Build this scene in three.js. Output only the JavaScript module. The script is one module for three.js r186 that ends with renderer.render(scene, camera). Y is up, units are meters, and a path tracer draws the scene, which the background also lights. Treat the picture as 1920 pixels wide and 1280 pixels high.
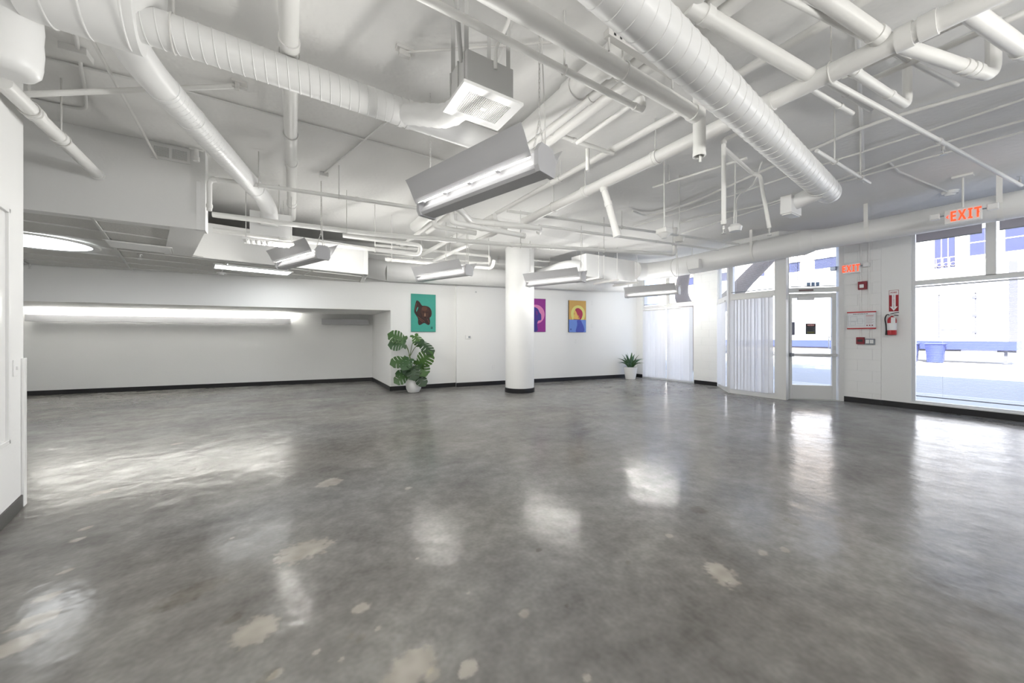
import * as THREE from 'three';
import { RoundedBoxGeometry } from 'three/addons/geometries/RoundedBoxGeometry.js';
import { mergeGeometries } from 'three/addons/utils/BufferGeometryUtils.js';
import { RectAreaLightUniformsLib } from 'three/addons/lights/RectAreaLightUniformsLib.js';
import { ImprovedNoise } from 'three/addons/math/ImprovedNoise.js';
import { FontLoader } from 'three/addons/loaders/FontLoader.js';
import { TextGeometry } from 'three/addons/geometries/TextGeometry.js';

// ---------------------------------------------------------------- camera, sky, sun, exposure
// World: y up, metres. x runs along the room towards the street front (x = 9.1), -z runs to the rear of the room.
const scene = new THREE.Scene();
const camera = new THREE.PerspectiveCamera(86.95, 1.5, 0.05, 300);
camera.position.set(0, 1.25, 0);
camera.rotation.y = THREE.MathUtils.degToRad(-32);
camera.setViewOffset(1920, 1280, 0, 10, 1920, 1280);
scene.background = new THREE.Color().setRGB(0.68, 0.82, 1.12);
scene.backgroundIntensity = 1.45;
scene.environmentIntensity = 1.45;
const sun = new THREE.DirectionalLight(new THREE.Color().setRGB(1, 0.95, 0.86), 17);
sun.position.set(4 - 30, 36, -4 + 9); sun.target.position.set(4, 0, -4);
sun.castShadow = true; sun.shadow.mapSize.set(4096, 4096);
Object.assign(sun.shadow.camera, { left: -45, right: 45, top: 45, bottom: -45, near: 1, far: 120 });
scene.add(sun, sun.target);
const renderer = new THREE.WebGLRenderer({ antialias: true });
renderer.toneMapping = THREE.LinearToneMapping;
renderer.toneMappingExposure = 1.95;
renderer.shadowMap.enabled = true;
RectAreaLightUniformsLib.init();
const SLOT = 270;   // luminance of the lamp slots of the pendant fixtures

// ---------------------------------------------------------------- helpers
let seed = 11;
const rnd = () => { seed = (seed * 1664525 + 1013904223) >>> 0; return seed / 4294967296; };
const noise = new ImprovedNoise();
const V = (x, y, z) => new THREE.Vector3(x, y, z);
const taken = {};
function numbered(name) { const n = taken[name] = (taken[name] ?? -1) + 1; return n ? `${name}_${String(n).padStart(3, '0')}` : name; }
function tag(o, label, category, group, kind) {
  if (label) o.userData.label = label;
  if (category) o.userData.category = category;
  if (group) o.userData.group = group;
  if (kind) o.userData.kind = kind;
  return o;
}
function mesh(name, geo, mat, parent) {
  const m = new THREE.Mesh(Array.isArray(geo) ? merge(geo) : geo, mat);
  m.name = parent ? name : numbered(name); m.castShadow = m.receiveShadow = true;
  (parent ?? scene).add(m); return m;
}
function thing(name, label, category, group, pos = [0, 0, 0], turn = 0) {
  const g = new THREE.Group(); g.name = numbered(name); g.position.set(...pos); g.rotation.y = turn;
  tag(g, label, category, group); scene.add(g); return g;
}
function part(name, parent, label) { const g = new THREE.Group(); g.name = name; parent.add(g); if (label) g.userData.label = label; return g; }
function merge(list) {
  return mergeGeometries(list.map((g) => {
    g = g.index ? g.toNonIndexed() : g.clone();
    for (const k of Object.keys(g.attributes)) if (!['position', 'normal', 'uv'].includes(k)) g.deleteAttribute(k);
    if (!g.attributes.uv) g.setAttribute('uv', new THREE.BufferAttribute(new Float32Array(g.attributes.position.count * 2), 2));
    return g;
  }));
}
function structure(name, geo, mat, parent) { const m = mesh(name, geo, mat, parent); if (!parent) m.userData.kind = 'structure'; return m; }
// texture coordinates in metres, taken from the faces' own directions
function metricUV(g) {
  const p = g.attributes.position, n = g.attributes.normal, uv = new Float32Array(p.count * 2);
  for (let i = 0; i < p.count; i++) {
    const ax = Math.abs(n.getX(i)), ay = Math.abs(n.getY(i)), az = Math.abs(n.getZ(i));
    if (ay >= ax && ay >= az) { uv[2 * i] = p.getX(i); uv[2 * i + 1] = p.getZ(i); }
    else if (ax >= az) { uv[2 * i] = p.getZ(i); uv[2 * i + 1] = p.getY(i); }
    else { uv[2 * i] = p.getX(i); uv[2 * i + 1] = p.getY(i); }
  }
  g.setAttribute('uv', new THREE.BufferAttribute(uv, 2)); return g;
}
// box given by its extents
function bx(x0, x1, y0, y1, z0, z1, r = 0) {
  const w = Math.abs(x1 - x0), h = Math.abs(y1 - y0), d = Math.abs(z1 - z0);
  const g = r ? new RoundedBoxGeometry(w, h, d, 2, Math.min(r, w / 2.01, h / 2.01, d / 2.01)) : new THREE.BoxGeometry(w, h, d);
  g.translate((x0 + x1) / 2, (y0 + y1) / 2, (z0 + z1) / 2);
  return metricUV(g);
}
// upright slab whose face runs a -> b (plan points), thickness t laid to the left of that direction (negative: right)
function slab(a, b, y0, y1, t, r = 0) {
  const dx = b[0] - a[0], dz = b[1] - a[1], L = Math.hypot(dx, dz);
  const g = bx(0, L, y0, y1, t > 0 ? -t : 0, t > 0 ? 0 : -t, r);
  g.rotateY(Math.atan2(-dz, dx)); g.translate(a[0], 0, a[1]); return g;
}
// upright rod or tube between two points
function rod(a, b, r, sides = 10) {
  const d = b.clone().sub(a), g = new THREE.CylinderGeometry(r, r, d.length(), sides);
  g.applyQuaternion(new THREE.Quaternion().setFromUnitVectors(V(0, 1, 0), d.clone().normalize()));
  const m = a.clone().add(b).multiplyScalar(0.5); g.translate(m.x, m.y, m.z); return g;
}
function cone(a, b, r0, r1, sides = 20, open = false) {
  const d = b.clone().sub(a), g = new THREE.CylinderGeometry(r1, r0, d.length(), sides, 1, open);
  g.applyQuaternion(new THREE.Quaternion().setFromUnitVectors(V(0, 1, 0), d.clone().normalize()));
  const m = a.clone().add(b).multiplyScalar(0.5); g.translate(m.x, m.y, m.z); return g;
}
// points of a run with its corners rounded off
function rounded(pts, bend) {
  const out = [pts[0].clone()];
  for (let i = 1; i < pts.length - 1; i++) {
    const p = pts[i], u = pts[i - 1].clone().sub(p), w = pts[i + 1].clone().sub(p);
    const b = Math.min(bend, u.length() * 0.45, w.length() * 0.45);
    const c = new THREE.QuadraticBezierCurve3(p.clone().addScaledVector(u.normalize(), b), p.clone(), p.clone().addScaledVector(w.normalize(), b));
    out.push(...c.getPoints(6));
  }
  out.push(pts[pts.length - 1].clone()); return out;
}
// tube swept along points with closed ends; r may be a function of 0..1
function sweep(pts, r, sides = 16) {
  const pos = [], idx = [], uv = []; const n = pts.length; let len = 0;
  const T = pts.map((p, i) => pts[Math.min(i + 1, n - 1)].clone().sub(pts[Math.max(i - 1, 0)]).normalize());
  let N = Math.abs(T[0].y) > 0.9 ? V(1, 0, 0) : V(0, 1, 0);
  for (let i = 0; i < n; i++) {
    if (i) len += pts[i].distanceTo(pts[i - 1]);
    N = N.clone().addScaledVector(T[i], -N.dot(T[i])).normalize();
    const B = T[i].clone().cross(N), rr = typeof r === 'function' ? r(i / (n - 1)) : r;
    for (let k = 0; k <= sides; k++) {
      const a = k / sides * Math.PI * 2, q = pts[i].clone().addScaledVector(N, Math.cos(a) * rr).addScaledVector(B, Math.sin(a) * rr);
      pos.push(q.x, q.y, q.z); uv.push(k / sides * 2 * Math.PI * rr, len);
    }
  }
  const w = sides + 1;
  for (let i = 0; i < n - 1; i++) for (let k = 0; k < sides; k++) { const a = i * w + k; idx.push(a, a + w, a + 1, a + 1, a + w, a + w + 1); }
  const g0 = new THREE.BufferGeometry();
  g0.setAttribute('position', new THREE.Float32BufferAttribute(pos, 3)); g0.setAttribute('uv', new THREE.Float32BufferAttribute(uv, 2)); g0.setIndex(idx); g0.computeVertexNormals();
  const caps = [[0, -1], [n - 1, 1]].map(([i, s]) => {
    const rr = typeof r === 'function' ? r(i / (n - 1)) : r, c = new THREE.CircleGeometry(Math.max(rr, 1e-4), sides);
    c.applyQuaternion(new THREE.Quaternion().setFromUnitVectors(V(0, 0, 1), T[i].clone().multiplyScalar(s))); c.translate(pts[i].x, pts[i].y, pts[i].z); return c;
  });
  return merge([g0, ...caps]);
}
function helix(a, b, r, pitch, wire, per = 20) {
  const d = b.clone().sub(a), L = d.length(); d.normalize();
  const N = V(0, 1, 0).addScaledVector(d, -d.y).normalize(), B = d.clone().cross(N), pts = [], n = Math.ceil(L / pitch * per);
  for (let i = 0; i <= n; i++) { const t = i / per * Math.PI * 2; pts.push(a.clone().addScaledVector(d, i / n * L).addScaledVector(N, Math.cos(t) * r).addScaledVector(B, Math.sin(t) * r)); }
  return sweep(pts, wire, 5);
}
function ringAt(p, dir, r, tube, sides = 24) {
  const g = new THREE.TorusGeometry(r, tube, 6, sides);
  g.applyQuaternion(new THREE.Quaternion().setFromUnitVectors(V(0, 0, 1), dir.clone().normalize())); g.translate(p.x, p.y, p.z); return g;
}
function sleeveAt(p, dir, r, len, sides = 20) { const d = dir.clone().normalize().multiplyScalar(len / 2); return cone(p.clone().sub(d), p.clone().add(d), r, r, sides); }
function extrude(points, depth, bevel = 0) {
  const s = new THREE.Shape(points.map(([x, y]) => new THREE.Vector2(x, y)));
  return new THREE.ExtrudeGeometry(s, { depth, bevelEnabled: bevel > 0, bevelSize: bevel, bevelThickness: bevel, bevelSegments: 2, steps: 1 });
}

// ---------------------------------------------------------------- textures and materials
function dataTexture(n, fn, srgb, m = n) {
  const a = new Uint8Array(n * m * 4);
  for (let j = 0; j < m; j++) for (let i = 0; i < n; i++) { const c = fn(i, j), k = (j * n + i) * 4; a[k] = c[0]; a[k + 1] = c[1]; a[k + 2] = c[2]; a[k + 3] = 255; }
  const t = new THREE.DataTexture(a, n, m); t.magFilter = THREE.LinearFilter; t.minFilter = THREE.LinearMipmapLinearFilter; t.generateMipmaps = true;
  t.wrapS = t.wrapT = THREE.RepeatWrapping; if (srgb) t.colorSpace = THREE.SRGBColorSpace; t.needsUpdate = true; return t;
}
// value noise that repeats every `p` cells
function tile(x, y, p, s) {
  const xi = Math.floor(x), yi = Math.floor(y), fx = x - xi, fy = y - yi, u = fx * fx * (3 - 2 * fx), v = fy * fy * (3 - 2 * fy);
  const h = (a, b) => { let q = ((a % p + p) % p) * 374761393 + ((b % p + p) % p) * 668265263 + s * 974711; q = (q ^ (q >>> 13)) * 1274126177; q = Math.imul(q ^ (q >>> 16), 2246822519) >>> 0; return q / 4294967296; };
  return (h(xi, yi) * (1 - u) + h(xi + 1, yi) * u) * (1 - v) + (h(xi, yi + 1) * (1 - u) + h(xi + 1, yi + 1) * u) * v;
}
const fbm = (x, y, p, s, o = 4) => { let a = 0, w = 0.5, t = 0; for (let k = 0; k < o; k++) { a += w * tile(x, y, p, s + k); t += w; x *= 2; y *= 2; p *= 2; w /= 2; } return a / t; };
const rollerTex = dataTexture(512, (i, j) => { const v = 255 * fbm(i / 8, j / 8, 64, 3, 3); return [v, v, v]; });
rollerTex.repeat.set(0.9, 0.9);
const slabTex = dataTexture(512, (i, j) => { const v = 255 * (0.6 * fbm(i / 64, j / 64, 8, 9, 4) + 0.4 * fbm(i / 6, j / 6, 86, 5, 2)); return [v, v, v]; });
slabTex.repeat.set(0.35, 0.35);

const rgb = (r, g, b) => new THREE.Color().setRGB(r, g, b);
const M = {
  wall: new THREE.MeshStandardMaterial({ color: rgb(0.84, 0.84, 0.83), roughness: 0.62, bumpMap: rollerTex, bumpScale: 0.0006 }),
  slab: new THREE.MeshStandardMaterial({ color: rgb(0.87, 0.865, 0.85), roughness: 0.8, bumpMap: slabTex, bumpScale: 0.006 }),
  block: new THREE.MeshStandardMaterial({ color: rgb(0.83, 0.83, 0.82), roughness: 0.6, bumpMap: rollerTex, bumpScale: 0.0012 }),
  mortar: new THREE.MeshStandardMaterial({ color: rgb(0.78, 0.78, 0.77), roughness: 0.8 }),
  pipe: new THREE.MeshStandardMaterial({ color: rgb(0.84, 0.835, 0.815), roughness: 0.42 }),
  duct: new THREE.MeshStandardMaterial({ color: rgb(0.83, 0.83, 0.825), roughness: 0.36 }),
  steel: new THREE.MeshStandardMaterial({ color: rgb(0.62, 0.62, 0.61), roughness: 0.4, metalness: 0.6 }),
  wire: new THREE.MeshStandardMaterial({ color: rgb(0.72, 0.71, 0.69), roughness: 0.5 }),
  darkHole: new THREE.MeshStandardMaterial({ color: rgb(0.05, 0.05, 0.05), roughness: 0.9 }),
  base: new THREE.MeshStandardMaterial({ color: rgb(0.012, 0.012, 0.014), roughness: 0.35 }),
  frame: new THREE.MeshStandardMaterial({ color: rgb(0.74, 0.74, 0.73), roughness: 0.4 }),
  fixture: new THREE.MeshStandardMaterial({ color: rgb(0.50, 0.50, 0.515), roughness: 0.4 }),
  enamel: new THREE.MeshStandardMaterial({ color: rgb(0.86, 0.86, 0.85), roughness: 0.25 }),
  tile: new THREE.MeshStandardMaterial({ color: rgb(0.66, 0.655, 0.63), roughness: 0.95, bumpMap: rollerTex, bumpScale: 0.002 }),
  tbar: new THREE.MeshStandardMaterial({ color: rgb(0.68, 0.68, 0.66), roughness: 0.5 }),
  lamp: new THREE.MeshStandardMaterial({ color: 0xffffff, emissive: rgb(1, 0.985, 0.94), emissiveIntensity: 3.5 }),
  panel: new THREE.MeshStandardMaterial({ color: 0xffffff, emissive: rgb(0.94, 0.98, 1), emissiveIntensity: 3 }),
  glass: new THREE.MeshPhysicalMaterial({ color: rgb(0.95, 0.97, 1), transmission: 1, thickness: 0, roughness: 0, ior: 1.5, side: THREE.DoubleSide }),
  slat: new THREE.MeshPhysicalMaterial({ color: rgb(0.86, 0.86, 0.87), roughness: 0.8, transmission: 0.6, thickness: 0, side: THREE.DoubleSide }),
  mini: new THREE.MeshStandardMaterial({ color: rgb(0.62, 0.64, 0.70), roughness: 0.4, side: THREE.DoubleSide }),
  black: new THREE.MeshStandardMaterial({ color: rgb(0.02, 0.02, 0.022), roughness: 0.45 }),
  red: new THREE.MeshStandardMaterial({ color: rgb(0.50, 0.012, 0.02), roughness: 0.3 }),
  darkRed: new THREE.MeshStandardMaterial({ color: rgb(0.24, 0.012, 0.025), roughness: 0.4 }),
  white: new THREE.MeshStandardMaterial({ color: rgb(0.82, 0.82, 0.81), roughness: 0.4 }),
  grey: new THREE.MeshStandardMaterial({ color: rgb(0.28, 0.30, 0.33), roughness: 0.5 }),
  exit: new THREE.MeshStandardMaterial({ color: rgb(0.9, 0.06, 0.02), emissive: rgb(1, 0.065, 0.02), emissiveIntensity: 0.95 }),
};

// ---------------------------------------------------------------- the room: floor, slab, walls
const H = 3.33;
{
  // polished concrete: mottling, trowel streaks, pale skim patches and dark stains where they lie on the floor
  const N = 2048, x0 = -6, z0 = -12.2, sx = 15.4, sz = 16.6;
  const patches = [[0.08, -2.43, 0.15], [-0.12, -1.86, 0.09], [1.94, -1.03, 0.1], [0.39, -1.35, 0.09], [0.46, -1.28, 0.04], [0.28, -1.77, 0.042], [0.32, -3.42, 0.1], [-0.97, -2.65, 0.05], [-0.95, -2.45, 0.07], [-0.92, -2.3, 0.08], [0.58, -1.24, 0.04], [-1.24, -4.2, 0.07], [-1.09, -5.61, 0.06], [0.85, -2.97, 0.035], [0.91, -1.35, 0.03], [0.93, -0.97, 0.022], [2.03, -1.39, 0.03], [2.33, -1.0, 0.032], [2.47, -0.94, 0.034], [-1.0, -2.88, 0.03], [-1.09, -3.29, 0.034], [-1.11, -3.46, 0.03], [-0.29, -2.81, 0.024], [-0.04, -1.59, 0.022], [0.33, -1.61, 0.012], [0.18, -1.53, 0.011], [0.1, -1.62, 0.012], [0.75, -1.6, 0.012], [0.62, -2.0, 0.012]];
  const dark = [[-0.7, -5.54, 0.1], [2.52, -1.49, 0.07], [0.22, -1.63, 0.03], [0.26, -1.6, 0.02], [-0.06, -1.6, 0.035], [-0.4, -2.3, 0.12], [3.2, -0.9, 0.05], [1.25, -1.7, 0.02], [1.6, -1.35, 0.018], [1.1, -1.28, 0.02], [-0.2, -2.0, 0.05], [2.9, -1.05, 0.06], [4.1, -2.2, 0.06], [3.4, -3.6, 0.08]];
  const spots = [...patches.map((p) => [...p, 1]), ...dark.map((p) => [...p, -1])];
  const grid = {};
  for (const s of spots) { const r = s[2] * 1.6; for (let a = Math.floor((s[0] - r) * 2); a <= Math.floor((s[0] + r) * 2); a++) for (let b = Math.floor((s[1] - r) * 2); b <= Math.floor((s[1] + r) * 2); b++) (grid[a + ',' + b] ??= []).push(s); }
  const n3 = (x, y, z) => noise.noise(x, y, z);
  const col = dataTexture(N, (i, j) => {
    const x = x0 + (i + 0.5) / N * sx, z = z0 + (j + 0.5) / N * sz;
    const wx = x + 0.25 * n3(x * 0.9, z * 0.9, 3), wz = z + 0.25 * n3(x * 0.9, z * 0.9, 7);
    let v = 0.50 + 0.055 * n3(wx * 0.55, wz * 0.55, 1) + 0.06 * n3(wx * 1.7, wz * 1.7, 2) + 0.05 * n3(wx * 5, wz * 5, 4) + 0.042 * n3(x * 14, z * 14, 5) + 0.035 * n3(x * 45, z * 45, 6);
    v += 0.04 * Math.max(0, n3(wx * 1.1 + wz * 0.5, wz * 5.5, 8)) - 0.05 * Math.max(0, n3(wx * 2.1, wz * 2.1, 11) - 0.25);
    let warm = 0.012 + 0.012 * n3(wx * 0.8, wz * 0.8, 13);
    const fleck = n3(x * 23, z * 23, 17); if (fleck > 0.7) v += 0.05 * (fleck - 0.7) / 0.2;
    for (const [px, pz, r, s] of grid[Math.floor(x * 2) + ',' + Math.floor(z * 2)] ?? []) {
      const dx = x - px, dz = z - pz, a = Math.atan2(dz, dx), d = Math.hypot(dx * 0.9 + dz * 0.25, dz) / r;
      const e = d + 0.5 * n3(x * 4.5 / (0.4 + 6 * r), z * 4.5 / (0.4 + 6 * r), 21) + 0.3 * n3(x * 22, z * 22, 22) + 0.2 * n3(x * 55, z * 55, 23) + 0.12;
      const k = Math.min(1, Math.max(0, (1 - e) / 0.25));
      if (s > 0) { v += k * (0.66 + 0.06 * n3(x * 18, z * 18, 31) - v) * (0.75 + 0.4 * n3(x * 7, z * 7, 33)); warm += k * 0.02; } else { v -= k * 0.06 * (0.6 + n3(x * 12, z * 12, 35)); warm += k * 0.008; }
    }
    return [255 * (v + warm * 0.6), 255 * v, 255 * (v - warm)].map((c) => Math.max(0, Math.min(255, c)));
  }, true);
  const rough = dataTexture(1024, (i, j) => {
    const x = i / 1024 * 16, z = j / 1024 * 16; let v = 0.30 + 0.17 * (fbm(x, z, 16, 40, 5) - 0.5) + 0.1 * (fbm(x * 6, z * 6, 96, 50, 3) - 0.5);
    return [255 * v, 255 * v, 255 * v];
  });
  const wave = dataTexture(1024, (i, j) => { const x = i / 1024 * 20, z = j / 1024 * 20; const v = 255 * (0.8 * fbm(x, z, 20, 60, 2) + 0.2 * fbm(x * 5, z * 5, 100, 70, 2)); return [v, v, v]; });
  col.repeat.set(1 / sx, 1 / sz); col.offset.set(-x0 / sx, -z0 / sz);
  rough.repeat.set(0.25, 0.25); wave.repeat.set(0.2, 0.2);
  const mat = new THREE.MeshPhysicalMaterial({ map: col, roughness: 0.63, roughnessMap: rough, bumpMap: wave, bumpScale: 0.0055, ior: 1.42, specularIntensity: 0.3 });
  M.floor = mat;
  structure('floor', bx(-5.5, 9.2, -0.25, 0, -12.1, 4.4), mat);
}
structure('ceiling', bx(-5.5, 9.32, H, H + 0.3, -12.1, 4.4), M.slab);
// drop panel over the column, with sloping sides
{
  const g = new THREE.CylinderGeometry(1.95, 1.65, 0.1, 4, 1); g.rotateY(Math.PI / 4); g.translate(4.48, H - 0.05, -6.84);
  structure('ceiling_drop_panel', metricUV(g.toNonIndexed()), M.slab).geometry.computeVertexNormals();
}
// rear of the room
structure('wall_back', slab([-5.5, -11.94], [2.06, -10.6], 0, H, 0.2), M.wall);
structure('wall_recess', slab([2.03, -10.7], [2.01, -8.45], 0, H, 0.2), M.wall);
structure('wall_lintel', slab([-5.5, -9.765], [2.01, -8.45], 1.84, H, 0.16), M.wall);
structure('ceiling_recess', slab([-5.5, -9.86], [2.03, -8.56], 1.84, 1.95, 2.3), M.wall);
structure('wall_pier', slab([2.01, -8.45], [3.6, -8.315], 0, H, 0.25), M.wall);
structure('wall_far', slab([3.54, -8.245], [9.3, -7.31], 0, H, 0.3), M.wall);
structure('wall_west', bx(-5.6, -5.4, 0, H, -12.1, -4), M.wall);
structure('wall_left', [slab([-1.645, -4.15], [-1.3, -2.2], 0, H, -0.16), slab([-1.3, -2.2], [-1.3, 4.3], 0, H, -0.16), bx(-5.5, -1.7, 0, H, -4.15, -4.0)], M.wall);
structure('wall_rear', bx(-1.5, 9.3, 0, H, 4.2, 4.4), M.wall);
// street front, x = 9.1
structure('wall_front', [
  bx(9.1, 9.32, 0, H, -7.4, -7.12), bx(9.1, 9.32, 3.05, H, -7.12, -5.51), bx(9.1, 9.32, 3.05, H, -1.61, 3.4),
  bx(9.1, 9.32, 0, 0.12, -1.61, 3.4), bx(9.1, 9.32, 0, H, 3.4, 4.4), bx(9.1, 9.32, 0, H, -1.98, -1.61, 0.004)], M.wall);
const bayLine = [[9.1, -4.89], [8.27, -4.22], [8.25, -3.24], [8.42, -3.15], [9.03, -2.5]];
structure('wall_bay_header', [0, 1, 2, 3].map((k) => slab(bayLine[k], bayLine[k + 1], 3.0, H, 0.1)), M.wall);
// painted concrete blocks, each its own piece before recessed joints
function blockWall(name, z0, z1, x) {
  const w = structure(name, bx(x + 0.005, x + 0.21, 0, H, z0, z1), M.mortar), bh = 0.2032, bl = 0.4064;
  const geos = {};
  for (let c = 0; c * bh < H; c++) {
    let z = z0 - (c % 2 ? bl / 2 : 0);
    for (; z < z1; z += bl) {
      const a = Math.max(z, z0), b = Math.min(z + bl, z1); if (b - a < 0.03) continue;
      const top = Math.min((c + 1) * bh, H), key = [(b - a).toFixed(3), (top - c * bh).toFixed(3)].join();
      const L = b - a - (a > z0 ? 0.003 : 0) - (b < z1 ? 0.003 : 0), g = geos[key] ??= bx(0, 0.05, 0, top - c * bh - 0.005, -L / 2, L / 2, 0.003);
      const m = mesh('block', g, M.block, w); m.position.set(x - 0.0015 * rnd(), c * bh, (a + b) / 2);
    }
  }
}
blockWall('wall_block_far', -5.51, -4.9, 9.1);
blockWall('wall_block_near', -2.5, -1.98, 9.095);
// baseboards
const bb = (name, a, b, t = -0.012, y0 = 0, y1 = 0.1) => structure(name, slab(a, b, y0, y1, t, 0.004), M.base);
bb('baseboard_back', [-5.4, -11.92], [2.05, -10.6]); bb('baseboard_recess', [2.03, -10.6], [2.0, -8.43]);
bb('baseboard_pier', [2.0, -8.45], [3.55, -8.32]); bb('baseboard_far', [3.53, -8.245], [9.1, -7.34]);
bb('baseboard_front_corner', [9.1, -7.34], [9.1, -7.13]); bb('baseboard_front_far', [9.1, -5.5], [9.1, -4.9]);
bb('baseboard_front_near', [9.09, -2.49], [9.09, -1.98]); bb('baseboard_front_window', [9.1, -1.98], [9.1, 4.2]);
bb('baseboard_left', [-1.3, -2.2], [-1.645, -4.13]); bb('baseboard_left_near', [-1.3, 4.2], [-1.3, -2.2]); bb('baseboard_rear', [9.1, 4.2], [-1.3, 4.2]);

// round column with its black base
{
  const c = thing('column', 'white round concrete column with a black base band', 'column', null, [4.48, 0, -6.84]);
  const g = new THREE.CylinderGeometry(0.325, 0.325, H - 0.1, 64); g.translate(0, (H - 0.1) / 2, 0); mesh('shaft', g, M.wall, c);
  const b = new THREE.LatheGeometry([[0.325, 0], [0.34, 0], [0.338, 0.092], [0.334, 0.1], [0.325, 0.1]].map(([x, y]) => new THREE.Vector2(x, y)), 64); mesh('base_band', b, M.base, c);
}

// ---------------------------------------------------------------- bulkheads and the dropped ceiling at the rear left
const DC = 2.44;
structure('wall_bulkhead_box', bx(-5.4, -0.78, DC, H, -5.43, -5.28, 0.004), M.wall);
{
  const sh = new THREE.Shape([[-1.08, -5.3], [-0.785, -5.3], [-1.205, -7.1], [-1.5, -7.06]].map(([x, z]) => new THREE.Vector2(x, -z))), g = new THREE.ExtrudeGeometry(sh, { depth: 0.03, bevelEnabled: false });
  g.rotateX(-Math.PI / 2); g.translate(0, DC - 0.002, 0); structure('ceiling_soffit_border', metricUV(g), M.wall);
}
structure('wall_bulkhead_side', slab([-0.78, -5.29], [-1.2, -7.1], DC, 2.98, 0.08), M.wall);
structure('wall_bulkhead_rear', slab([-1.22, -7.1], [1.33, -7.4], DC, 2.98, 0.1), M.wall);
structure('wall_bulkhead_end', slab([1.33, -7.38], [1.45, -8.6], DC, 2.98, 0.08), M.wall);
{
  // tile field: carrier board above, T bars and lay-in tiles, turned with the side wall
  const sh = new THREE.Shape([[-5.4, -5.3], [-0.86, -5.3], [-1.28, -7.16], [1.3, -7.46], [1.4, -8.58], [-5.4, -9.75]].map(([x, z]) => new THREE.Vector2(x, -z)));
  const g = new THREE.ExtrudeGeometry(sh, { depth: 0.02, bevelEnabled: false }); g.rotateX(-Math.PI / 2); g.translate(0, DC + 0.02, 0);
  const ceil = structure('ceiling_dropped', metricUV(g), M.tbar);
  const inside = (x, z) => { // clear of the edges of the field
    const P = [[-5.4, -5.3], [-0.95, -5.3], [-1.33, -7.2], [1.27, -7.5], [1.36, -8.56], [-5.4, -9.72]]; let r = false;
    for (let i = 0, j = 5; i < 6; j = i++) if ((P[i][1] > z) !== (P[j][1] > z) && x < (P[j][0] - P[i][0]) * (z - P[i][1]) / (P[j][1] - P[i][1]) + P[i][0]) r = !r;
    return r;
  };
  const O = [-1.66, -5.33], t = THREE.MathUtils.degToRad(10.5), U = [Math.cos(t), -Math.sin(t)], Wd = [-Math.sin(t), -Math.cos(t)];
  const at = (a, b) => [O[0] + U[0] * a + Wd[0] * b, O[1] + U[1] * a + Wd[1] * b];
  const tw = 1.21, td = 0.605, clip = 0.02;
  // clip a tile to the field (convex enough: keep the corners that lie inside, walk the edges)
  const cell = (a0, a1, b0, b1) => {
    const n = 8, pts = []; const ring = [];
    for (let k = 0; k < n; k++) ring.push([a0 + (a1 - a0) * k / n, b0]); for (let k = 0; k < n; k++) ring.push([a1, b0 + (b1 - b0) * k / n]);
    for (let k = 0; k < n; k++) ring.push([a1 - (a1 - a0) * k / n, b1]); for (let k = 0; k < n; k++) ring.push([a0, b1 - (b1 - b0) * k / n]);
    const c = [(a0 + a1) / 2, (b0 + b1) / 2], w = at(...c); if (!inside(...w)) return null;
    for (const p of ring) { let q = p, lo = 0, hi = 1; if (!inside(...at(...p))) { for (let k = 0; k < 14; k++) { const m = (lo + hi) / 2; if (inside(...at(c[0] + (p[0] - c[0]) * m, c[1] + (p[1] - c[1]) * m))) lo = m; else hi = m; } q = [c[0] + (p[0] - c[0]) * lo, c[1] + (p[1] - c[1]) * lo]; } pts.push(at(...q)); }
    return pts;
  };
  const lit = (a, b) => a > 0.45 && a < 2.0 && b > 2.2 && b < 2.8;   // where the lit fitting sits
  for (let i = -4; i < 4; i++) for (let j = -1; j < 8; j++) {
    const p = cell(i * tw + clip, (i + 1) * tw - clip, j * td + clip, (j + 1) * td - clip); if (!p) continue;
    const cx = (i + 0.5) * tw, cz = (j + 0.5) * td, w = at(cx, cz);
    if (Math.hypot(w[0] + 2.69, w[1] + 7.01) < 0.45) continue;
    const s = new THREE.Shape(p.map(([x, z]) => new THREE.Vector2(x, -z))), tg = new THREE.ExtrudeGeometry(s, { depth: 0.012, bevelEnabled: false });
    tg.rotateX(-Math.PI / 2); tg.translate(0, DC + 0.012 - 0.004, 0); mesh('ceiling_tile', metricUV(tg), M.tile, ceil);
  }
  for (let i = -4; i <= 4; i++) { // long bars
    let run = null; for (let b = -0.2; b <= 4.7; b += 0.02) { const ok = inside(...at(i * tw, b)); if (ok && run === null) run = b; if ((!ok || b > 4.67) && run !== null) { if (b - run > 0.1) { const [x, z] = at(i * tw, run), [x1, z1] = at(i * tw, b - 0.03); const s = slab([x, z], [x1, z1], DC - 0.002, DC + 0.02, 0.024); mesh('t_bar', s, M.tbar, ceil); } run = null; } }
  }
  for (let j = 0; j <= 7; j++) { let run = null; for (let a = -4.6; a <= 4.6; a += 0.02) { const ok = inside(...at(a, j * td)); if (ok && run === null) run = a; if ((!ok || a > 4.57) && run !== null) { if (a - run > 0.1) { const [x, z] = at(run, j * td), [x1, z1] = at(a - 0.03, j * td); mesh('t_bar', slab([x, z], [x1, z1], DC - 0.001, DC + 0.02, 0.024), M.tbar, ceil); } run = null; } } }
}

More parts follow.
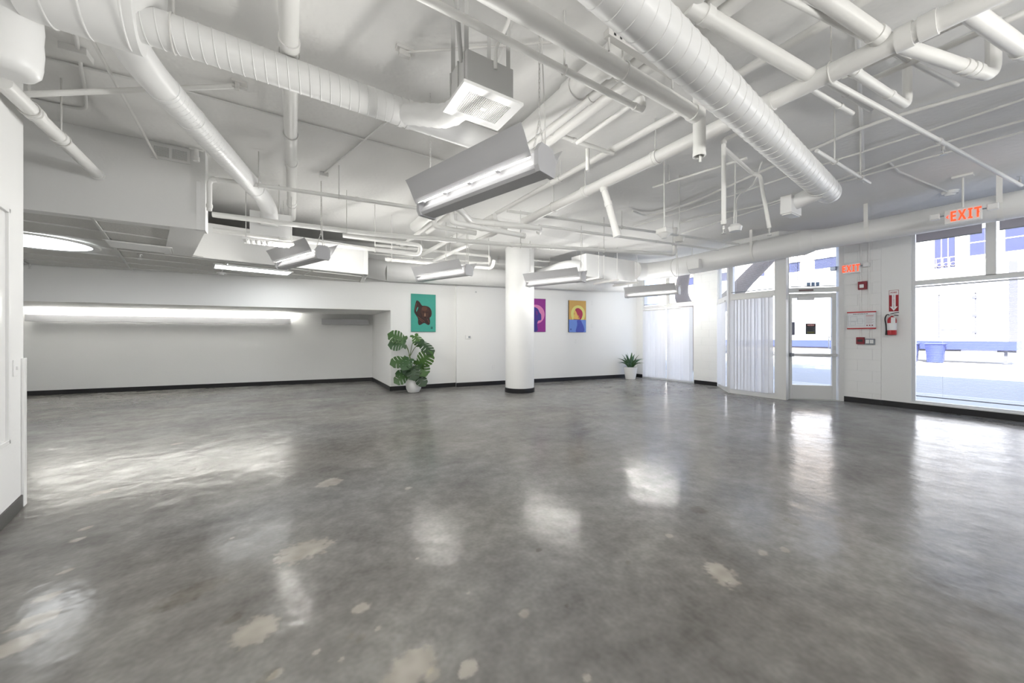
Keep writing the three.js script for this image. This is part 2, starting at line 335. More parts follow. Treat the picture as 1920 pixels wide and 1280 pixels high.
// ---------------------------------------------------------------- windows, bay, door and blinds
// a glazed unit in the plane a -> b: frame bars as parts, panes as parts. Local x runs along the unit, y up, thickness towards the street.
function unit(name, a, b, panes, bars, depth = 0.05) {
  const g = new THREE.Group(); g.name = name; g.userData.kind = 'structure'; scene.add(g);
  g.position.set(a[0], 0, a[1]); g.rotation.y = Math.atan2(-(b[1] - a[1]), b[0] - a[0]);
  for (const [x0, x1, y0, y1, d = depth, off = 0] of bars) mesh('window_frame', bx(x0, x1, y0, y1, -off - d, -off, 0.004), M.frame, g);
  for (const [x0, x1, y0, y1] of panes) mesh('window_pane', bx(x0, x1, y0, y1, -depth * 0.5 - 0.003, -depth * 0.5 + 0.003), M.glass, g);
  return g;
}
// facade windows run towards +z, so +x of the unit = +z of the room and the street lies on the unit's -z side (+x of the room)
{
  const L = 1.61; // far window
  unit('window_1', [9.13, -7.12], [9.13, -5.51], [[0.03, 0.79, 0.06, 2.04], [0.83, L - 0.03, 0.06, 2.04], [0.03, 0.77, 2.16, 3.03], [0.86, L - 0.03, 2.16, 3.03]],
    [[0, 0.035, 0, 3.05], [L - 0.035, L, 0, 3.05], [0.78, 0.84, 0.03, 2.06], [0.76, 0.87, 2.12, 3.05], [0.03, 0.8, 2.05, 2.14], [0.8, L - 0.03, 2.06, 2.17, 0.07, -0.02], [0.03, L - 0.03, 0.0, 0.06], [0, L, 3.0, 3.05]]);
}
unit('window_2', [9.14, -1.61], [9.14, 3.4], [[0.05, 4.96, 0.15, 2.11], [0.05, 0.76, 2.21, 3.02], [0.88, 2.7, 2.21, 3.02], [2.8, 4.96, 2.21, 3.02]],
  [[0, 0.04, 0.12, 3.05], [4.97, 5.01, 0.12, 3.05], [0.03, 4.98, 0.12, 0.15], [0.03, 4.98, 2.12, 2.2, 0.08], [0.77, 0.87, 2.18, 3.05, 0.09], [2.7, 2.8, 2.18, 3.05, 0.09], [0.03, 4.98, 3.01, 3.05]]);
{
  const s1 = Math.hypot(0.83, 0.67);
  unit('window_3', bayLine[0], bayLine[1], [[0.05, s1 - 0.1, 0.12, 2.05], [0.05, s1 - 0.1, 2.16, 3.0]], [[0, 0.05, 0, 3.02], [s1 - 0.12, s1 + 0.03, 0, 3.02, 0.09], [0.04, s1 - 0.1, 2.05, 2.16], [0.04, s1 - 0.1, 0, 0.12]]);
  unit('window_4', bayLine[1], bayLine[2], [[0.1, 0.9, 0.12, 2.06], [0.1, 0.9, 2.17, 3.0]], [[0, 0.1, 0, 3.02, 0.09], [0.9, 1.1, 0, 3.02, 0.1], [0.09, 0.91, 2.06, 2.17, 0.07, -0.012], [0.09, 0.91, 0, 0.12]]);
  const s4 = Math.hypot(0.61, 0.65);
  unit('window_5', bayLine[3], bayLine[4], [[0.02, s4 - 0.05, 2.2, 3.0]], [[-0.08, 0.02, 0, 3.02, 0.1], [s4 - 0.05, s4 + 0.03, 0, 3.02, 0.1], [0, s4 - 0.05, 2.11, 2.2, 0.08]]);
}
// the door: aluminium leaf with glass, ajar by a few degrees
{
  const s4 = Math.hypot(0.61, 0.65), g = new THREE.Group(); g.name = 'door_1'; g.userData.kind = 'structure'; scene.add(g);
  const d = [(bayLine[4][0] - bayLine[3][0]) / s4, (bayLine[4][1] - bayLine[3][1]) / s4];
  g.position.set(bayLine[3][0] + d[0] * 0.025, 0, bayLine[3][1] + d[1] * 0.025); g.rotation.y = Math.atan2(-d[1], d[0]) + 0.05;
  const W = 0.795;
  mesh('door_stile', bx(0, 0.045, 0.02, 2.09, -0.045, 0, 0.004), M.frame, g); mesh('door_stile', bx(W - 0.07, W, 0.02, 2.09, -0.045, 0, 0.004), M.frame, g);
  mesh('door_rail', bx(0.045, W - 0.07, 0.02, 0.29, -0.045, 0, 0.004), M.frame, g); mesh('door_rail', bx(0.045, W - 0.07, 2.0, 2.09, -0.045, 0, 0.004), M.frame, g);
  mesh('door_pane', bx(0.045, W - 0.07, 0.29, 2.0, -0.026, -0.02), M.glass, g);
  mesh('push_bar', [bx(0.02, W - 0.01, 0.855, 0.91, 0.02, 0.06, 0.008)], M.steel, g);
  mesh('push_bar_end', bx(-0.005, 0.05, 0.85, 0.915, 0.0, 0.065, 0.006), M.grey, g);
  mesh('pull_handle', sweep(rounded([V(W - 0.07, 1.0, -0.045), V(W - 0.07, 1.0, -0.1), V(W - 0.07, 1.24, -0.1), V(W - 0.07, 1.24, -0.045)], 0.03), 0.009, 10), M.steel, g);
  mesh('door_closer', [bx(0.12, 0.4, 1.955, 2.025, 0.002, 0.055, 0.006), bx(0.1, 0.44, 2.06, 2.075, 0.01, 0.04)], M.frame, g);
  mesh('door_lock', bx(W - 0.052, W - 0.02, 0.98, 1.06, 0, 0.014, 0.003), M.steel, g);
  const st = document.createElement('canvas'); st.width = 128; st.height = 160; const c = st.getContext('2d');
  c.fillStyle = '#55585f'; c.fillRect(0, 0, 128, 160); c.fillStyle = '#141416'; c.fillRect(4, 4, 120, 40); c.fillStyle = '#a01820'; c.beginPath(); c.ellipse(64, 24, 52, 16, 0, 0, 7); c.fill();
  c.fillStyle = '#ffffff'; c.font = 'bold 24px sans-serif'; c.textAlign = 'center'; c.fillText('NOTICE', 64, 33); c.fillStyle = '#1c1d20';
  for (let k = 0; k < 4; k++) c.fillRect(16, 58 + k * 15, 96 - 22 * (k % 2), 7); c.fillStyle = '#6b6a40'; c.fillRect(18, 122, 92, 26);
  const tx = new THREE.CanvasTexture(st); tx.colorSpace = THREE.SRGBColorSpace;
  mesh('door_notice', bx(0.285, 0.46, 1.285, 1.5, -0.0185, -0.0165), M.grey, g);
  const pl = new THREE.PlaneGeometry(0.17, 0.21); pl.translate(0.3725, 1.3925, -0.0155); mesh('door_notice_print', pl, new THREE.MeshStandardMaterial({ map: tx, roughness: 0.5 }), g);
  mesh('door_hours_plate', bx(0.045, 0.105, 1.27, 1.53, -0.034, -0.028, 0.001), new THREE.MeshStandardMaterial({ color: rgb(0.09, 0.09, 0.14), roughness: 0.5 }), g);
  structure('trim_1', slab([8.44, -3.14], [9.0, -2.52], 0, 0.018, 0.1), M.steel).userData.label = 'aluminium door threshold';
  structure('trim_2', (() => { const p = bx(0.18, 0.42, 2.135, 2.165, 0.0, 0.012, 0.002); p.rotateY(g.rotation.y - 0.05); p.translate(bayLine[3][0], 0, bayLine[3][1]); return p; })(), new THREE.MeshStandardMaterial({ color: rgb(0.16, 0.10, 0.10), roughness: 0.5 })).userData.label = 'dark plate over the door';
}
// vertical blinds: every vane a part, each turned its own way
function verticalBlind(label, a, b, y0, y1, vane, angles) {
  const L = Math.hypot(b[0] - a[0], b[1] - a[1]);
  const t = thing('vertical_blind', label, 'blinds', null, [a[0], 0, a[1]], Math.atan2(-(b[1] - a[1]), b[0] - a[0]));
  mesh('head_rail', bx(0, L, y1, y1 + 0.035, -0.02, 0.02, 0.003), M.frame, t);
  const n = angles.length, g = bx(-vane / 2, vane / 2, y0, y1, -0.0006, 0.0006);
  const bow = g.attributes.position; for (let i = 0; i < bow.count; i++) bow.setZ(i, bow.getZ(i));
  angles.forEach((q, k) => { const v = mesh('vane', g, M.slat, t); v.position.set((k + 0.5) * L / n, 0, 0); v.rotation.y = q; });
}
const wob = (n, base, amp) => Array.from({ length: n }, () => base + (rnd() - 0.5) * amp);
verticalBlind('white vertical blind vanes on the far pane of the corner window', [9.08, -7.08], [9.08, -6.33], 0.045, 2.0, 0.089, wob(9, 0.55, 1.0));
verticalBlind('white vertical blind vanes on the corner window pane nearer the block pier', [9.08, -6.28], [9.08, -5.54], 0.045, 2.0, 0.089, wob(9, 0.35, 0.7));
verticalBlind('white vertical blind vanes on the narrow slanted bay pane', [8.98, -4.83], [8.33, -4.31], 0.1, 2.02, 0.1, wob(8, 0.2, 0.6));
verticalBlind('white vertical blind vanes on the bay window beside the door', [8.2, -4.12], [8.2, -3.33], 0.1, 2.03, 0.1, [0.15, -0.2, 0.3, 0.05, 0.45, 0.6, 0.1, 1.25, 0.3, 1.1, 0.75, -0.15]);
// venetian blinds: slats open
function venetian(label, a, b, y0, y1, pitch, width, tilt) {
  const L = Math.hypot(b[0] - a[0], b[1] - a[1]);
  const t = thing('venetian_blind', label, 'blinds', null, [a[0], 0, a[1]], Math.atan2(-(b[1] - a[1]), b[0] - a[0]));
  mesh('head_rail', bx(0, L, y1 - 0.025, y1, -0.015, 0.015), M.mini, t);
  mesh('bottom_rail', bx(0, L, y0, y0 + 0.016, -0.013, 0.013, 0.003), M.grey, t);
  const g = bx(0, L, -0.0006, 0.0006, -width / 2, width / 2); g.rotateX(tilt);
  for (let y = y0 + 0.03; y < y1 - 0.03; y += pitch) { const s = mesh('slat', g, M.mini, t); s.position.y = y; }
  for (const u of [0.12, 0.5, 0.88]) if (L > 0.9 || u !== 0.5) mesh('ladder_cord', bx(L * u - 0.001, L * u + 0.001, y0, y1, -0.013, -0.011), M.mini, t);
  return t;
}
venetian('open mini blind across the large shop window', [9.12, -1.56], [9.12, 0.9], 0.225, 2.1, 0.0215, 0.024, 0);
{
  const v = venetian('mini blind in the transom over the glass door', [8.44, -3.115], [8.95, -2.57], 2.215, 2.98, 0.024, 0.024, 0.35);
  mesh('wand', rod(V(0.11, 2.95, 0.02), V(0.11, 2.35, 0.02), 0.004, 6), M.grey, v);
  venetian('mini blind in the transom over the bay window', [8.23, -4.13], [8.23, -3.33], 2.19, 2.98, 0.024, 0.022, 0.2);
  venetian('mini blind in the transom over the far corner window pane', [9.11, -7.08], [9.11, -6.36], 2.17, 2.72, 0.024, 0.022, 0.6);
  for (let k = 0; k < 3; k++) { const s = mesh('window_sticker', (() => { const q = bx(0.315 + k * 0.075, 0.375 + k * 0.075, 2.23, 2.31, -0.05, -0.046); return q; })(), new THREE.MeshStandardMaterial({ color: rgb(0.16, 0.26, 0.36), roughness: 0.5 }));
    s.position.set(bayLine[3][0] + 0.015, 0, bayLine[3][1] + 0.015); s.rotation.y = Math.atan2(-0.65, 0.61); tag(s, 'square blue sticker on the door transom glass', 'sticker', 'blue stickers on the door transom'); }
}
{ // rolled shades at the head of the shop window
  const shadeMat = new THREE.MeshStandardMaterial({ color: rgb(0.5, 0.48, 0.54), roughness: 0.8 });
  for (const [z0, z1, where] of [[-1.56, -0.87, 'left of the upper mullion'], [-0.71, 1.05, 'right of the upper mullion']]) {
    const t = thing('roller_shade', `grey rolled-up shade at the head of the shop window, ${where}`, 'window shade', null, [9.12, 0, 0]);
    mesh('fabric', bx(0, 0.008, 2.86, 3.0, z0, z1), shadeMat, t); mesh('hem_bar', bx(-0.004, 0.012, 2.845, 2.86, z0, z1, 0.002), M.grey, t); mesh('tube', rod(V(0.004, 3.005, z0), V(0.004, 3.005, z1), 0.022, 14), shadeMat, t);
  }
}

// ---------------------------------------------------------------- things on the front wall
const font = await new FontLoader().loadAsync('fonts/droid/droid_sans_bold.typeface.json');
function letters(text, size, depth, mat, parent, x, y, z, squeeze = 1) {
  let cx = x;
  for (const ch of text) {
    const g = new TextGeometry(ch, { font, size, depth, curveSegments: 3, bevelEnabled: false }); g.scale(squeeze, 1, 1); g.computeBoundingBox();
    const m = mesh('letter', g, mat, parent); m.position.set(cx - g.boundingBox.min.x, y, z); cx += g.boundingBox.max.x - g.boundingBox.min.x + size * 0.1;
  }
  return cx;
}
// exit sign: local x along the face, z out of the face
function exitSign(label, pos, turn, arrows, build) {
  const t = thing('exit_sign', label, 'exit sign', null, pos, turn);
  mesh('housing', bx(-0.155, 0.155, -0.095, 0.095, -0.03, 0.02, 0.012), M.white, t);
  letters('EXIT', 0.13, 0.004, M.exit, t, -0.098, -0.064, 0.0195, 0.62);
  const chevron = (s) => { const g = extrude([[0, 0], [0.022 * s, 0.024], [0.022 * s, 0.012], [0.011 * s, 0], [0.022 * s, -0.012], [0.022 * s, -0.024]].map(([x, y]) => [x, y]), 0.004); return g; };
  if (arrows.includes('<')) { const c = mesh('chevron', chevron(1), M.exit, t); c.position.set(-0.138, 0.0, 0.0195); }
  if (arrows.includes('>')) { const c = mesh('chevron', chevron(-1), M.exit, t); c.position.set(0.138, 0.0, 0.0195); }
  for (const s of [-1, 1]) {
    const h = part('emergency_lamp', t); const hx = s * 0.235;
    mesh('lamp_arm', rod(V(s * 0.15, 0.03, 0), V(hx - s * 0.04, 0.03, 0), 0.008), M.grey, h);
    mesh('lamp_head', bx(hx - 0.045, hx + 0.045, -0.005, 0.075, -0.03, 0.035, 0.01), build === 'grey' && s < 0 ? M.grey : M.white, h);
    mesh('lamp_lens', bx(hx - 0.035, hx + 0.035, 0.005, 0.065, 0.036, 0.04, 0.004), M.enamel, h);
  }
  return t;
}
exitSign('lit red EXIT sign with emergency lamps on the front wall beside the door', [9.055, 2.53, -2.4], -Math.PI / 2, '<', 'grey');
{
  const t = exitSign('lit red EXIT sign with two arrows hanging from the ceiling on a rod', [7.42, 2.82, -0.86], -Math.PI / 2, '<>', '');
  mesh('stem', rod(V(0, 0.095, -0.005), V(0, H - 2.82 - 0.02, -0.005), 0.011), M.pipe, t); mesh('canopy', bx(-0.09, 0.09, H - 2.82 - 0.03, H - 2.82, -0.06, 0.06, 0.006), M.pipe, t);
}
{
  const strobe = thing('fire_alarm_strobe', 'dark red fire alarm strobe high on the block wall', 'fire alarm', null, [9.09, 2.19, -2.22], -Math.PI / 2);
  mesh('housing', bx(-0.062, 0.062, -0.075, 0.075, 0, 0.05, 0.01), M.darkRed, strobe); mesh('strobe_lens', bx(-0.035, 0.025, -0.045, 0.02, 0.05, 0.07, 0.008), M.enamel, strobe);
  const pull = thing('fire_pull_station', 'dark red fire alarm pull station beside the grey box', 'fire alarm', null, [9.09, 1.165, -2.25], -Math.PI / 2);
  mesh('housing', bx(-0.058, 0.058, -0.065, 0.065, 0, 0.04, 0.008), M.darkRed, pull); mesh('pull_handle', bx(-0.035, 0.035, -0.02, 0.025, 0.04, 0.055, 0.004), M.black, pull);
  const box2 = thing('switch_box', 'grey metal double switch box beside the red pull station', 'switch box', null, [9.09, 1.15, -2.12], -Math.PI / 2);
  mesh('housing', bx(-0.065, 0.065, -0.055, 0.055, 0, 0.05, 0.012), M.grey, box2); for (const s of [-1, 1]) mesh('cover', bx(s * 0.028 - 0.024, s * 0.028 + 0.024, -0.032, 0.032, 0.05, 0.058, 0.006), M.white, box2);
  const c1 = thing('surface_conduit', 'white conduit running down to the red pull station', 'conduit', null, [9.082, 0, -2.25]); mesh('tube', rod(V(0, 1.23, 0), V(0, H, 0), 0.012), M.pipe, c1);
  const c2 = thing('surface_conduit', 'white conduit running down to the grey switch box', 'conduit', null, [9.082, 0, -2.14]); mesh('tube', rod(V(0, 1.2, 0), V(0, H, 0), 0.012), M.pipe, c2);
}
function canvasPrint(w, h, draw) { const c = document.createElement('canvas'); c.width = w; c.height = h; draw(c.getContext('2d'), w, h); const t = new THREE.CanvasTexture(c); t.colorSpace = THREE.SRGBColorSpace; t.anisotropy = 8; return new THREE.MeshStandardMaterial({ map: t, roughness: 0.55 }); }
{
  const t = thing('evacuation_sign', 'white evacuation plan board with red top and bottom bars', 'sign', null, [9.06, 1.545, -2.235], -Math.PI / 2);
  mesh('board', bx(-0.195, 0.195, -0.145, 0.145, 0, 0.012, 0.002), M.white, t); mesh('red_bar', bx(-0.2, 0.2, 0.14, 0.162, 0, 0.016, 0.003), M.red, t); mesh('red_bar', bx(-0.2, 0.2, -0.162, -0.14, 0, 0.016, 0.003), M.red, t);
  const pm = canvasPrint(512, 368, (c, w, h) => {
    c.fillStyle = '#dfe0e2'; c.fillRect(0, 0, w, h); c.fillStyle = '#20242c'; c.font = 'bold 30px sans-serif'; c.textAlign = 'center'; c.fillText('EVACUATION PLAN', w * 0.47, 38);
    c.strokeStyle = '#8d929c'; c.lineWidth = 3; c.strokeRect(24, 62, 300, 262); c.strokeRect(60, 90, 120, 110); c.strokeRect(190, 150, 90, 120); c.strokeRect(60, 220, 90, 80); c.beginPath(); c.moveTo(24, 205); c.lineTo(324, 205); c.stroke();
    c.fillStyle = '#b04048'; c.fillRect(340, 62, 150, 8); c.fillRect(340, 80, 130, 8); c.fillStyle = '#b9a2a6'; for (let k = 0; k < 9; k++) c.fillRect(340, 104 + k * 20, 150 - (k % 3) * 22, 6);
    c.fillStyle = '#8a3038'; for (let k = 0; k < 3; k++) c.fillRect(350 + k * 46, 300, 26, 26);
  });
  const pl = new THREE.PlaneGeometry(0.385, 0.275); pl.translate(0, 0, 0.0127); mesh('print', pl, pm, t);
}
{
  const t = thing('fire_extinguisher_sign', 'red and white FIRE EXTINGUISHER arrow sign above the extinguisher', 'sign', null, [9.096, 1.875, -1.82], -Math.PI / 2);
  mesh('plate', bx(-0.062, 0.062, -0.19, 0.19, 0, 0.004, 0.001), M.white, t);
  const pm = canvasPrint(200, 610, (c, w, h) => {
    c.fillStyle = '#eceaea'; c.fillRect(0, 0, w, h); c.strokeStyle = '#8e1420'; c.lineWidth = 8; c.strokeRect(6, 6, w - 12, h - 12);
    c.fillStyle = '#9c1724'; c.font = 'bold 62px sans-serif'; c.textAlign = 'center'; c.fillText('FIRE', w / 2, 92); c.fillRect(6, 140, w - 12, h - 146);
    c.fillStyle = '#eceaea'; c.beginPath(); c.moveTo(w / 2 - 38, 118); c.lineTo(w / 2 + 38, 118); c.lineTo(w / 2 + 38, 470); c.lineTo(w - 20, 470); c.lineTo(w / 2, 592); c.lineTo(20, 470); c.lineTo(w / 2 - 38, 470); c.fill();
    c.fillStyle = '#7c1420'; c.font = 'bold 32px sans-serif'; 'EXTINGUISHER'.split('').forEach((ch, k) => c.fillText(ch, w / 2, 160 + k * 33));
  });
  const pl = new THREE.PlaneGeometry(0.123, 0.378); pl.translate(0, 0, 0.0045); mesh('print', pl, pm, t);
}
{
  const t = thing('fire_extinguisher', 'red fire extinguisher with black hose hung on the front wall', 'fire extinguisher', null, [9.03, 1.27, -1.83]);
  const L = (pts, n = 28) => new THREE.LatheGeometry(pts.map(([x, y]) => new THREE.Vector2(x, y)), n);
  mesh('cylinder', L([[0, 0], [0.05, 0], [0.058, 0.01], [0.058, 0.26], [0.05, 0.295], [0.03, 0.315], [0.018, 0.32], [0.018, 0.335], [0, 0.335]]), M.red, t);
  mesh('label', L([[0.0586, 0.085], [0.0586, 0.21]]), M.white, t);
  mesh('valve', [rod(V(0, 0.33, 0), V(0, 0.365, 0), 0.016), bx(-0.012, 0.012, 0.345, 0.37, -0.03, 0.03, 0.003)], M.steel, t);
  mesh('lever', [sweep([V(0, 0.37, -0.02), V(0, 0.385, 0.03), V(0, 0.395, 0.085)], 0.007, 8), sweep([V(0, 0.355, -0.02), V(0, 0.35, 0.03), V(0, 0.34, 0.08)], 0.007, 8)], M.black, t);
  mesh('hose', sweep(new THREE.CatmullRomCurve3([V(0, 0.35, -0.02), V(0, 0.36, -0.06), V(0, 0.3, -0.085), V(0, 0.18, -0.075), V(0, 0.06, -0.07)]).getPoints(20), 0.009, 8), M.black, t);
  mesh('nozzle', cone(V(0, 0.08, -0.07), V(0, 0.0, -0.068), 0.011, 0.018), M.black, t);
  mesh('inspection_tag', bx(-0.062, -0.06, 0.2, 0.31, 0.0, 0.055), M.white, t).userData.label = 'white paper inspection tag';
  mesh('wall_hook', bx(0.03, 0.07, 0.3, 0.36, -0.015, 0.015), M.steel, t);
}

// ---------------------------------------------------------------- pipes and ducts under the slab
// opt: bend, rings (fractions of the run with a coupling), hang (fractions with a rod and ring up to the slab), mat, sides
function along(pts, f) {
  const L = [0]; for (let i = 1; i < pts.length; i++) L.push(L[i - 1] + pts[i].distanceTo(pts[i - 1]));
  const s = f * L[L.length - 1]; let i = 1; while (i < pts.length - 1 && L[i] < s) i++;
  return [pts[i - 1].clone().lerp(pts[i], (s - L[i - 1]) / (L[i] - L[i - 1])), pts[i].clone().sub(pts[i - 1]).normalize()];
}
function pipe(name, label, group, r, pts, opt = {}) {
  const t = thing(name, label, opt.category ?? 'pipe', group), P = pts.map((p) => V(...p));
  const run = rounded(P, opt.bend ?? r * 3);
  mesh(opt.run ?? 'pipe_run', sweep(run, r, opt.sides ?? (r > 0.05 ? 28 : r > 0.02 ? 18 : 10)), opt.mat ?? M.pipe, t);
  for (const f of opt.rings ?? []) { const [p, d] = along(run, f); mesh('coupling', sleeveAt(p, d, r * 1.13 + 0.002, Math.max(0.035, r * 1.2)), opt.mat ?? M.pipe, t); }
  for (const f of opt.hang ?? []) {
    const [p, d] = along(run, f), h = part('hanger', t);
    mesh('hanger_ring', ringAt(p, d, r + 0.006, 0.005), M.wire, h);
    if (H - p.y > r + 0.03) mesh('hanger_rod', rod(V(p.x, p.y + r, p.z), V(p.x, H, p.z), 0.006, 8), M.wire, h);
  }
  return t;
}
const C2 = 'small conduits on the slab', SP = 'sprinkler pipes';
function sprinkler(parent, p, up) { // frame, deflector
  const s = up ? 1 : -1, h = part('sprinkler_head', parent);
  mesh('sprinkler_body', rod(V(p[0], p[1], p[2]), V(p[0], p[1] + s * 0.035, p[2]), 0.011, 8), M.steel, h);
  mesh('sprinkler_frame', [rod(V(p[0] - 0.012, p[1] + s * 0.03, p[2]), V(p[0], p[1] + s * 0.07, p[2]), 0.003, 6), rod(V(p[0] + 0.012, p[1] + s * 0.03, p[2]), V(p[0], p[1] + s * 0.07, p[2]), 0.003, 6)], M.steel, h);
  mesh('deflector', rod(V(p[0], p[1] + s * 0.07, p[2]), V(p[0], p[1] + s * 0.075, p[2]), 0.02, 12), M.steel, h);
}
// -- spiral ducts
function spiral(label, a, b, r, pitch, opt = {}) {
  const t = thing('spiral_duct', label, 'duct'), A = V(...a), B = V(...b);
  mesh('duct_tube', cone(A, B, r, r, 40), M.duct, t); mesh('spiral_seam', helix(A, B, r, pitch, opt.wire ?? 0.0035, 24), M.duct, t);
  const dir = B.clone().sub(A).normalize();
  for (const f of opt.rings ?? []) mesh('duct_band', sleeveAt(A.clone().lerp(B, f), dir, r + 0.005, 0.03, 40), M.duct, t);
  for (const f of opt.straps ?? []) { const p = A.clone().lerp(B, f); mesh('strap', [ringAt(p, dir, r + 0.004, 0.006, 32), rod(V(p.x, p.y + r, p.z), V(p.x, H, p.z), 0.008, 6)], M.wire, t); }
  return t;
}
{
  const d = spiral('silvery white spiral duct running down to a small side grille near the street front', [0.1, 2.72, -0.96], [4.7, 2.72, -1.41], 0.105, 0.095, { rings: [0.46, 0.93], wire: 0.004 });
  mesh('duct_cap', cone(V(4.7, 2.72, -1.41), V(4.78, 2.72, -1.418), 0.105, 0.09, 40), M.duct, d);
  mesh('side_collar', cone(V(4.45, 2.68, -1.39), V(4.42, 2.62, -1.6), 0.075, 0.075, 24), M.duct, d);
  const g = part('side_grille', d); mesh('grille_box', bx(4.3, 4.54, 2.5, 2.68, -1.68, -1.58, 0.006), M.duct, g);
  mesh('grille_face', bx(4.32, 4.52, 2.49, 2.5, -1.67, -1.59), M.enamel, g);
}
{
  const d = spiral('white ribbed spiral duct leading from the big elbow to the ceiling fan box', [-0.72, 3.06, -2.9], [0.7, 3.06, -2.94], 0.1, 0.064, { wire: 0.004, straps: [0.1] });
  mesh('duct_sleeve', cone(V(0.7, 3.06, -2.94), V(2.05, 3.06, -2.98), 0.102, 0.102, 40), M.duct, d);
  mesh('duct_band', [0.78, 0.84].map((x) => sleeveAt(V(x, 3.06, -2.945), V(1, 0, -0.02), 0.108, 0.03, 40)), M.duct, d);
  mesh('flexible_branch', sweep(rounded([V(0.8, 3.04, -2.92), V(0.9, 2.95, -2.7), V(0.98, 2.83, -2.45), V(1.03, 2.81, -2.2)], 0.12), (f) => 0.078 + 0.004 * Math.sin(f * 60), 24), M.duct, d);
}
{ // large trunk with seams
  const t = thing('duct_trunk', 'large smooth white duct trunk that the ribbed spiral duct leaves from', 'duct');
  mesh('duct_tube', cone(V(-1.16, 3.1, -2.87), V(-0.72, 3.1, -2.9), 0.205, 0.205, 48), M.duct, t);
  mesh('reducer', cone(V(-0.72, 3.1, -2.9), V(-0.69, 3.08, -2.902), 0.207, 0.102, 48), M.duct, t);
  for (const x of [-1.06, -0.92, -0.76]) mesh('seam', ringAt(V(x, 3.1, -2.88), V(1, 0, -0.06), 0.205, 0.006, 40), M.duct, t);
}
{
  const t = thing('branch_duct', 'long tapering-away white duct branching from the trunk to a box above the bulkhead', 'duct');
  const run = rounded([V(-0.84, 3.06, -2.98), V(-0.79, 3.0, -3.25), V(-0.26, 3.0, -5.5), V(-0.2, 2.93, -5.8), V(-0.2, 2.74, -5.84)], 0.2);
  mesh('duct_tube', sweep(run, 0.098, 32), M.duct, t);
  mesh('spiral_seam', helix(V(-0.74, 3.0, -3.46), V(-0.28, 3.0, -5.42), 0.098, 0.05, 0.0016, 20), M.duct, t);
  for (const f of [0.16, 0.28, 0.75]) { const [p, d] = along(run, f); mesh('duct_band', sleeveAt(p, d, 0.102, 0.025, 32), M.duct, t); }
  mesh('plenum_box', bx(-0.42, 0.06, 2.6, 2.92, -6.08, -5.86, 0.005), M.duct, t);
}
{ // wrapped drum at the top left
  const t = thing('insulated_drop', 'fat wrapped white drum hanging from the slab by the left wall', 'duct', null, [-1.24, 0, -3.0]);
  const pts = [[0, 2.62], [0.06, 2.62], [0.09, 2.632], [0.11, 2.66], [0.116, 2.7]]; for (let k = 0; k < 10; k++) pts.push([0.116 + (k % 2 ? 0.004 : 0), 2.72 + k * 0.06]); pts.push([0.116, H]);
  mesh('drum', new THREE.LatheGeometry(pts.map(([x, y]) => new THREE.Vector2(x, y)), 48), M.duct, t);
}
{ // duct along the street front
  const t = thing('front_duct', 'big round white duct running along the street front above the door', 'duct');
  mesh('duct_tube', cone(V(7.95, 2.9, -5.5), V(7.9, 2.93, -2.72), 0.215, 0.215, 48), M.duct, t);
  mesh('reducer', cone(V(7.9, 2.93, -2.72), V(7.9, 2.93, -2.55), 0.222, 0.172, 48), M.duct, t);
  mesh('duct_tube', cone(V(7.9, 2.93, -2.55), V(7.9, 2.93, 3.6), 0.17, 0.17, 48), M.duct, t);
  mesh('elbow', sweep(rounded([V(7.35, 2.88, -6.0), V(7.72, 2.88, -6.0), V(7.95, 2.9, -5.5)], 0.28), 0.215, 40), M.duct, t);
  for (const z of [-5.25, -4.85]) mesh('strap', [ringAt(V(7.94, 2.9, z), V(0, 0, 1), 0.219, 0.007, 40), rod(V(7.94, 3.11, z), V(7.94, H, z), 0.012)], M.pipe, t);
  for (const z of [-3.5, -1.85, -0.6]) mesh('strap', [sleeveAt(V(7.9, 2.93, z), V(0, 0, 1), z < -2.7 ? 0.219 : 0.174, 0.05, 40), bx(7.70, 7.705, 2.95, H, z - 0.025, z + 0.025)], M.pipe, t);
  const gr = part('side_grille', t); mesh('grille_box', bx(7.62, 7.75, 2.74, 2.94, -4.75, -4.5, 0.006), M.duct, gr); mesh('grille_face', bx(7.615, 7.622, 2.75, 2.93, -4.74, -4.51), M.enamel, gr);
}
{
  const t = thing('rectangular_duct', 'white sheet metal box duct hung between the column and the street front', 'duct');
  mesh('duct_box', bx(5.72, 7.4, 2.6, 3.12, -6.5, -6.0, 0.008), M.duct, t);
  mesh('flange', bx(6.27, 6.3, 2.585, 3.135, -6.515, -5.985, 0.004), M.duct, t); mesh('flange', bx(7.36, 7.4, 2.585, 3.135, -6.515, -5.985, 0.004), M.duct, t);
  mesh('side_takeoff', sweep(rounded([V(5.74, 2.85, -6.25), V(5.4, 2.83, -6.3), V(5.3, 2.72, -7.45)], 0.3), 0.15, 28), M.duct, t);
  for (const [x, l] of [[5.95, 'a'], [6.55, 'b'], [7.25, 'c']]) { const h = part('trapeze_hanger', t); mesh('channel', bx(x - 0.02, x + 0.02, 2.545, 2.585, -6.6, -5.8, 0.003), M.wire, h); for (const z of [-5.84, -6.56]) mesh('hanger_rod', rod(V(x, 2.53, z), V(x, H, z), 0.006, 8), M.wire, h); }
}
